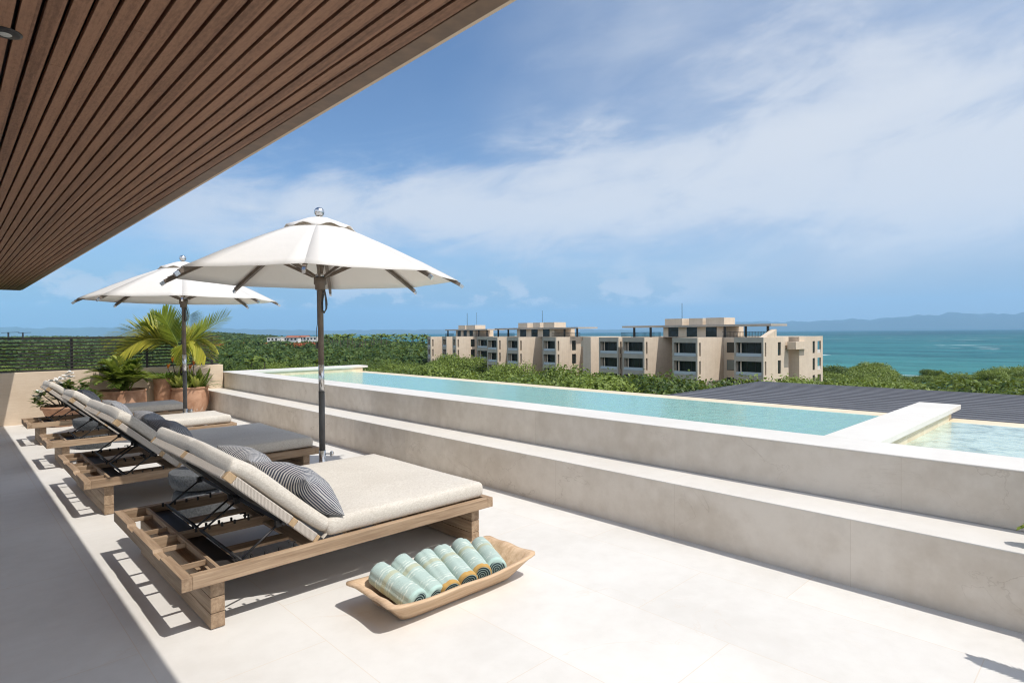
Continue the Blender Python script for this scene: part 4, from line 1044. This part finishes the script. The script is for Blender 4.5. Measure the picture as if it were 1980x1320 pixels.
# the neighbouring low building with its grey ribbed roof
o4 = (26, 5, GZ); nb_ = thing('ribbed_roof_house', 'low house just below the pool with a wide grey ribbed roof', 'building', o4)
L4 = tuple(-c for c in o4); zr_ = -2.15
b = MB(); x = 8.2
pts = []
while x < 40.6: pts += [(x, zr_), (x+.46, zr_), (x+.48, zr_+.045), (x+.64, zr_+.045), (x+.66, zr_)]; x += .78
pts += [(40.7, zr_), (40.7, zr_-.18), (8.2, zr_-.18)]
MB().prism(pts[::-1], 1, -46, 17.75).build('roof', mat('grey metal roof', plain((.135, .135, .145), .55, .1, .10, .5, .05)), nb_, loc=L4)
MB().box(8.6, 40.3, -45.6, 17.4, GZ, zr_-.18).build('wall', M_stucco, nb_, loc=L4)
MB().box(8.15, 40.75, 17.751, 17.83, zr_-.2, zr_+.02).build('gutter', M_fence, nb_, loc=L4)
# our own house below the terrace
ob = thing('terrace_house', 'sand plaster house carrying the terrace, seen only below the pool edge', 'building', (0, 3, GZ))
MB().box(-8.9, 6.55, -6.9, 12.3, GZ, -3.21).build('wall', M_plaster, ob, loc=(0, -3, -GZ)); MB().box(-8.9, 3.6, -6.9, 12.3, -3.2, -.301).build('floor_slab', M_plaster, ob, loc=(0, -3, -GZ))

# ================================================================== TREES
nr = np.random.default_rng(5)
def crown(n_leaf, Rx, H, size, seed, lobes=9):
    """leaf faces spread through several overlapping lobes; x,y radius Rx, height H, base at 0"""
    g_ = np.random.default_rng(seed)
    cen = np.stack([g_.normal(0, .42, lobes)*Rx, g_.normal(0, .42, lobes)*Rx, H*(.35+.4*g_.random(lobes))], 1)
    rad = Rx*(.34+.30*g_.random(lobes)); cen[0] = (0, 0, H*.5); rad[0] = Rx*.66
    k = g_.integers(0, lobes, n_leaf)
    d = g_.normal(size=(n_leaf, 3)); d /= np.linalg.norm(d, axis=1)[:, None]; d[:, 2] = np.abs(d[:, 2])*1.0-.28*g_.random(n_leaf)
    rr_ = rad[k]*(.55+.5*g_.random(n_leaf)**.6)
    p = cen[k]+d*rr_[:, None]*np.array([1, 1, .78])
    p += g_.normal(0, .05*Rx, (n_leaf, 3))
    nrm = d+g_.normal(0, .55, (n_leaf, 3)); nrm[:, 2] += .35; nrm /= np.linalg.norm(nrm, axis=1)[:, None]
    t1 = np.cross(nrm, g_.normal(size=(n_leaf, 3))); t1 /= np.linalg.norm(t1, axis=1)[:, None]; t2 = np.cross(nrm, t1)
    s = size*(.6+.8*g_.random(n_leaf))[:, None]
    a = p-t1*s*.5; b_ = p+t2*s*.32+t1*s*.1; c_ = p+t1*s*.6; d_2 = p-t2*s*.32+t1*s*.1
    V = np.stack([a, b_, c_, d_2], 1).reshape(-1, 3); return V
def quads(V): return np.arange(len(V)).reshape(-1, 4)
CR = []
for k in range(8):
    H = (5.2, 4.6, 6.0, 5.0, 4.2, 5.6, 4.8, 6.4)[k]; Rx = (3.9, 4.4, 3.6, 4.1, 4.6, 3.4, 4.0, 3.2)[k]
    V = crown(8500, Rx, H, .31, 100+k, 14)
    CR.append((npmesh('crown', V, quads(V)), H))
TRK = []
for k in range(3):
    b = MB(); b.tube([(0, 0, 0), (.15*k, .1, 2.2), (.1, .25*k-.2, 4.6)], [.26, .19, .12], 7)
    for a in range(4): b.tube([(.1, .0, 3.4), (math.cos(a*1.6+k)*1.2, math.sin(a*1.6+k)*1.2, 5.4), (math.cos(a*1.6+k)*2.2, math.sin(a*1.6+k)*2.2, 6.4)], [.11, .07, .03], 5)
    me = bpy.data.meshes.new('trunk'); me.from_pydata(b.v, [], b.f); me.materials.append(M_bark); TRK.append(me)
for m_, _ in CR: m_.materials.append(M_tree)
def inside(x, y):
    c = False; n_ = len(coast); j = n_-1
    for i in range(n_):
        (xi, yi), (xj, yj) = coast[i], coast[j]
        if (yi > y) != (yj > y) and x < (xj-xi)*(y-yi)/(yj-yi)+xi: c = not c
        j = i
    return c
def blocked(x, y):
    return (95 < x < 129 and 40 < y < 81) or (103 < x < 129 and 84 < y < 124) or (115 < x < 140 and 127 < y < 169) or (5 < x < 43 and y < 20) or (x < 14 and y < 24)
cand = []
step = 6.0
for i in range(-30, 130):
    for j in range(-6, 190):
        x = i*step+nr.uniform(-2.3, 2.3)+(j % 2)*2.8; y = j*step+nr.uniform(-2.3, 2.3)
        dep = x*.6925+y*.7214
        if dep < 46 or dep > 1500: continue
        u = (x*.7214-y*.6925)/dep
        if not -1.0 < u < .98: continue
        if blocked(x, y) or not inside(x+5, y-3): continue
        if dep > 420 and nr.random() < .45: continue
        # hidden behind the terrace, pool or fence: skip
        px_ = 990+1147*u; line = 705 if px_ < 430 else (712 if px_ < 700 else 712+(px_-700)*.088 if px_ < 1310 else 745 if px_ < 1480 else 745+(px_-1480)*.05)
        ht = 7.6+2.2*math.sin(x*.021+1)*math.cos(y*.017)+nr.uniform(-2.6, 2.4)
        if 60 < dep < 100 and px_ > 690: ht += 1.0
        topz = GZ+ht
        if 649-(topz-1.4)/dep*1147 > line+10: continue
        if px_ > 1591 and x > 100 and dep < 175: ht = min(ht, 7.1+nr.uniform(-.6, .5)-(abs(px_-1815) < 90)*2.3)
        if 820 < px_ < 1500:
            ymin = 699+(px_-830)*.128+nr.uniform(-9, 11)
            ht = min(ht, 1.4-(ymin-647)*dep/1147-GZ)
            if ht < 3.2: continue
        cand.append((dep, x, y, ht, u))
cand.sort()
NEAR, FAR = cand[:285], cand[285:]
def treelabel(dep, u):
    return ('leafy green tree of the woods below the pool, among many alike', 'trees of the woods around the buildings')
for i, (dep, x, y, ht, u) in enumerate(NEAR):
    lb, gr = treelabel(dep, u)
    t = bpy.data.objects.new('tree', None); COL.objects.link(t); t.location = (x, y, GZ); t.rotation_euler = (0, 0, nr.uniform(0, 6.28)); tag(t, lb, 'tree', gr)
    me, H = CR[int(nr.integers(0, 8))]; s = ht/(3.0+H)*nr.uniform(.95, 1.1)
    c = link('crown', me, None, t); c.location = (0, 0, 2.6*s); c.scale = (s*nr.uniform(.85, 1.35), s*nr.uniform(.85, 1.35), s*nr.uniform(.9, 1.15))
    k = link('trunk', TRK[i % 3], None, t); k.scale = (s, s, s*.8)
print('trees near', len(NEAR), 'last depth', NEAR[-1][0], 'far', len(FAR))
# the rest of the woods: one mass
LOD = [crown(700, 3.6, 4.6, .82, 300+k, 9) for k in range(5)]; LOD2 = [crown(150, 3.8, 4.4, 1.6, 330+k, 7) for k in range(5)]
parts = []
for dep, x, y, ht, u in FAR:
    V = (LOD if dep < 330 else LOD2)[int(nr.integers(0, 5))].copy()
    a = nr.uniform(0, 6.28); s = ht/7.2*nr.uniform(.95, 1.15); ca, sa = math.cos(a)*s*1.12, math.sin(a)*s*1.12
    sc_ = 1.0 if dep < 700 else 1.3
    V = np.stack([(V[:, 0]*ca-V[:, 1]*sa)*sc_+x, (V[:, 0]*sa+V[:, 1]*ca)*sc_+y, V[:, 2]*s+GZ+2.4*s], 1); parts.append(V)
# a low wooded rise closes the view inland, at the left
for i in range(1700):
    u = nr.uniform(-.98, -.31); dep = nr.uniform(950, 1900); x, y = dep*(.6925+u*.7214), dep*(.7214-u*.6925)
    V = LOD2[i % 5].copy(); s = nr.uniform(1.6, 2.4); zz = 3.5+10.0*math.exp(-((u+.50)/.06)**2)+3*math.exp(-((u+.8)/.1)**2)-4.0*(u > -.40); zz *= min(1, (dep-850)/600)
    V = np.stack([V[:, 0]*s*2.0+x, V[:, 1]*s*2.0+y, V[:, 2]*s+GZ+zz], 1); parts.append(V)
V = np.concatenate(parts)
fo = link('forest', npmesh('forest', V, quads(V)), M_forest); struct(fo, 'stuff')
tag(fo, 'wide green forest running from the terrace to the coast', 'forest')

# palms along the far shore
def palm_mesh(seed):
    g_ = random.Random(seed); cr = MB()
    for k in range(16):
        a = k*2.4+g_.random(); e = g_.uniform(-.35, .85); L = g_.uniform(3.0, 4.0)
        p = Vector((0, 0, 0)); d = Vector((math.cos(a), math.sin(a), e+.5)).normalized(); pv_ = []
        for i in range(5):
            pv_.append(p.copy()); p = p+d*L/4; d = (d+Vector((0, 0, -.28))).normalized()
        sd = Vector((-math.sin(a), math.cos(a), 0))
        vs = [q+sd*sg*(.55*math.sin(math.pi*(.15+.8*i/4)))+Vector((0, 0, -.25*abs(sg))) for i, q in enumerate(pv_) for sg in (-1, 0, 1)]
        cr.add(vs, [(i*3+j, i*3+j+1, i*3+j+4, i*3+j+3) for i in range(4) for j in (0, 1)])
    me = bpy.data.meshes.new('crown'); me.from_pydata(cr.v, [], cr.f); me.materials.append(M_tree); return me
PMS = [palm_mesh(k) for k in range(4)]
b = MB().tube([(0, 0, 0), (.3, .1, 6), (.2, .3, 12.0)], [.24, .18, .14], 6); PT = bpy.data.meshes.new('trunk'); PT.from_pydata(b.v, [], b.f); PT.materials.append(M_bark)
for i in range(58):
    px_ = 632+200*((i*37) % 58)/58+rng.uniform(-4, 4); dep = rng.uniform(430, 640); u = (px_-990)/1147
    x, y = dep*(.6925+u*.7214), dep*(.7214-u*.6925)
    t = bpy.data.objects.new('palm_tree', None); COL.objects.link(t); t.location = (x, y, GZ); t.rotation_euler = (0, 0, rng.uniform(0, 6.28)); s = rng.uniform(.98, 1.28)
    tag(t, 'distant coconut palm on the shoreline behind the forest', 'palm', 'palms along the far shore')
    t.scale = (s, s, s)
    link('trunk', PT, None, t); c = link('crown', PMS[i % 4], None, t); c.location = (.2, .3, 12.0)
for i in range(34):
    px_ = 440+860*((i*13) % 34)/34+rng.uniform(-9, 9); dep = rng.uniform(150, 330); u = (px_-990)/1147
    x, y = dep*(.6925+u*.7214), dep*(.7214-u*.6925)
    if blocked(x, y) or x > 92: continue
    t = bpy.data.objects.new('palm_tree', None); COL.objects.link(t); t.location = (x, y, GZ); t.rotation_euler = (0, 0, rng.uniform(0, 6.28)); s = rng.uniform(.72, .86)
    tag(t, 'coconut palm standing among the broadleaf trees of the woods', 'palm', 'palms scattered in the woods'); t.scale = (s, s, s)
    link('trunk', PT, None, t); c = link('crown', PMS[i % 4], None, t); c.location = (.2, .3, 12.0)
# small houses and red flowering trees among the far woods
M_wh = mat('white house wall', plain((.70, .68, .64), .8, 0, .05, .3)); M_red = mat('red tile roof', plain((.28, .11, .07), .8, 0, .2, .5))
hl_ = [('white flat roofed house at the left of the far village', 533, 640, 15, 5, 'w'), ('long white house with two floors in the far village', 562, 660, 20, 7, 'w'), ('white house with a red roof, nearest to the umbrella pole', 590, 700, 10, 6, 'r'),
       ('low house with a broad red roof in front of the white ones', 568, 640, 13, 4, 'r'), ('white block at the right end of the far village', 605, 690, 12, 8, 'w')]
for lb, px_, dep, w_, h_, kd in hl_:
    u = (px_-990)/1147; x, y = dep*(.6925+u*.7214), dep*(.7214-u*.6925)
    base = GZ+14.6-h_; t = thing('distant_house', lb, 'house', (x, y, GZ), R(-46))
    MB().box(-w_/2, w_/2, -4, 4, 0, 14.4-.6).build('wall', M_wh, t)
    if kd == 'r': MB().prism([(-5, 13.8), (5, 13.8), (0, 16.0)], 0, -w_/2-.6, w_/2+.6).build('roof', M_red, t)
    else: MB().box(-w_/2-.3, w_/2+.3, -4.3, 4.3, 13.8, 14.3).build('roof', M_wh, t)
    for k in range(int(w_//4)):
        MB().box(-w_/2+1+k*4, -w_/2+3+k*4, -4.06, -4.0, 11.2, 13.0).build('window', M_glass, t)
M_flame = mat('flame tree blossom', leaf((.22, .05, .02), (.46, .12, .04), .2, .3, .4))
FC = [npmesh('crown', *(lambda v: (v, quads(v)))(crown(260, 4.6, 3.6, 1.3, 400+k, 7))) for k in range(2)]
for m_ in FC: m_.materials.append(M_flame)
for i, (px_, dep) in enumerate(((397, 470), (426, 480), (488, 520), (494, 530), (520, 500), (566, 480), (575, 470), (590, 500), (601, 510), (470, 540))):
    u = (px_-990)/1147; x, y = dep*(.6925+u*.7214), dep*(.7214-u*.6925)
    t = bpy.data.objects.new('flame_tree', None); COL.objects.link(t); t.location = (x, y, GZ); tag(t, 'rust red flowering tree standing out of the far green woods', 'tree', 'red flowering trees far off')
    c = link('crown', FC[i % 2], None, t); c.location = (0, 0, 6.2); k = link('trunk', TRK[i % 3], None, t)
# pylons on the skyline at the left
for lb, px_, dep, w_ in (('thin dark pylon on the skyline above the fence, the left one', 17, 900, 22), ('thin dark pylon on the skyline above the fence, the right one', 45, 980, 16)):
    u = (px_-990)/1147; x, y = dep*(.6925+u*.7214), dep*(.7214-u*.6925)
    t = thing('utility_pylon', lb, 'pylon', (x, y, GZ), R(-46)); MB().bar((0, 0, 0), (0, 0, 24), 1.6, 1.6, (0, 1, 0)).build('mast', M_fence, t)
    MB().bar((-w_/2, 0, 23.2), (w_/2+6, 0, 23.8), .7, .7).build('cross_arm', M_fence, t)

# ================================================================== HAZE over sea and land
hz = MB().box(-30000, 30000, -8000, 30500, GZ-3, 1300).build('haze', None); struct(hz, 'stuff'); hz['label'] = 'thin blue sea haze lying over the far water and hills'; hz['category'] = 'haze'
hm = bpy.data.materials.new('haze'); hm.use_nodes = True; hm.node_tree.nodes.clear(); t = NT(hm.node_tree)
pv2 = t.n('ShaderNodeVolumePrincipled', Color=(.40, .70, 1.0), Density=4.5e-5, Anisotropy=0.0)
t.n('ShaderNodeOutputMaterial', Volume=pv2.outputs[0]); hz.data.materials.append(hm)
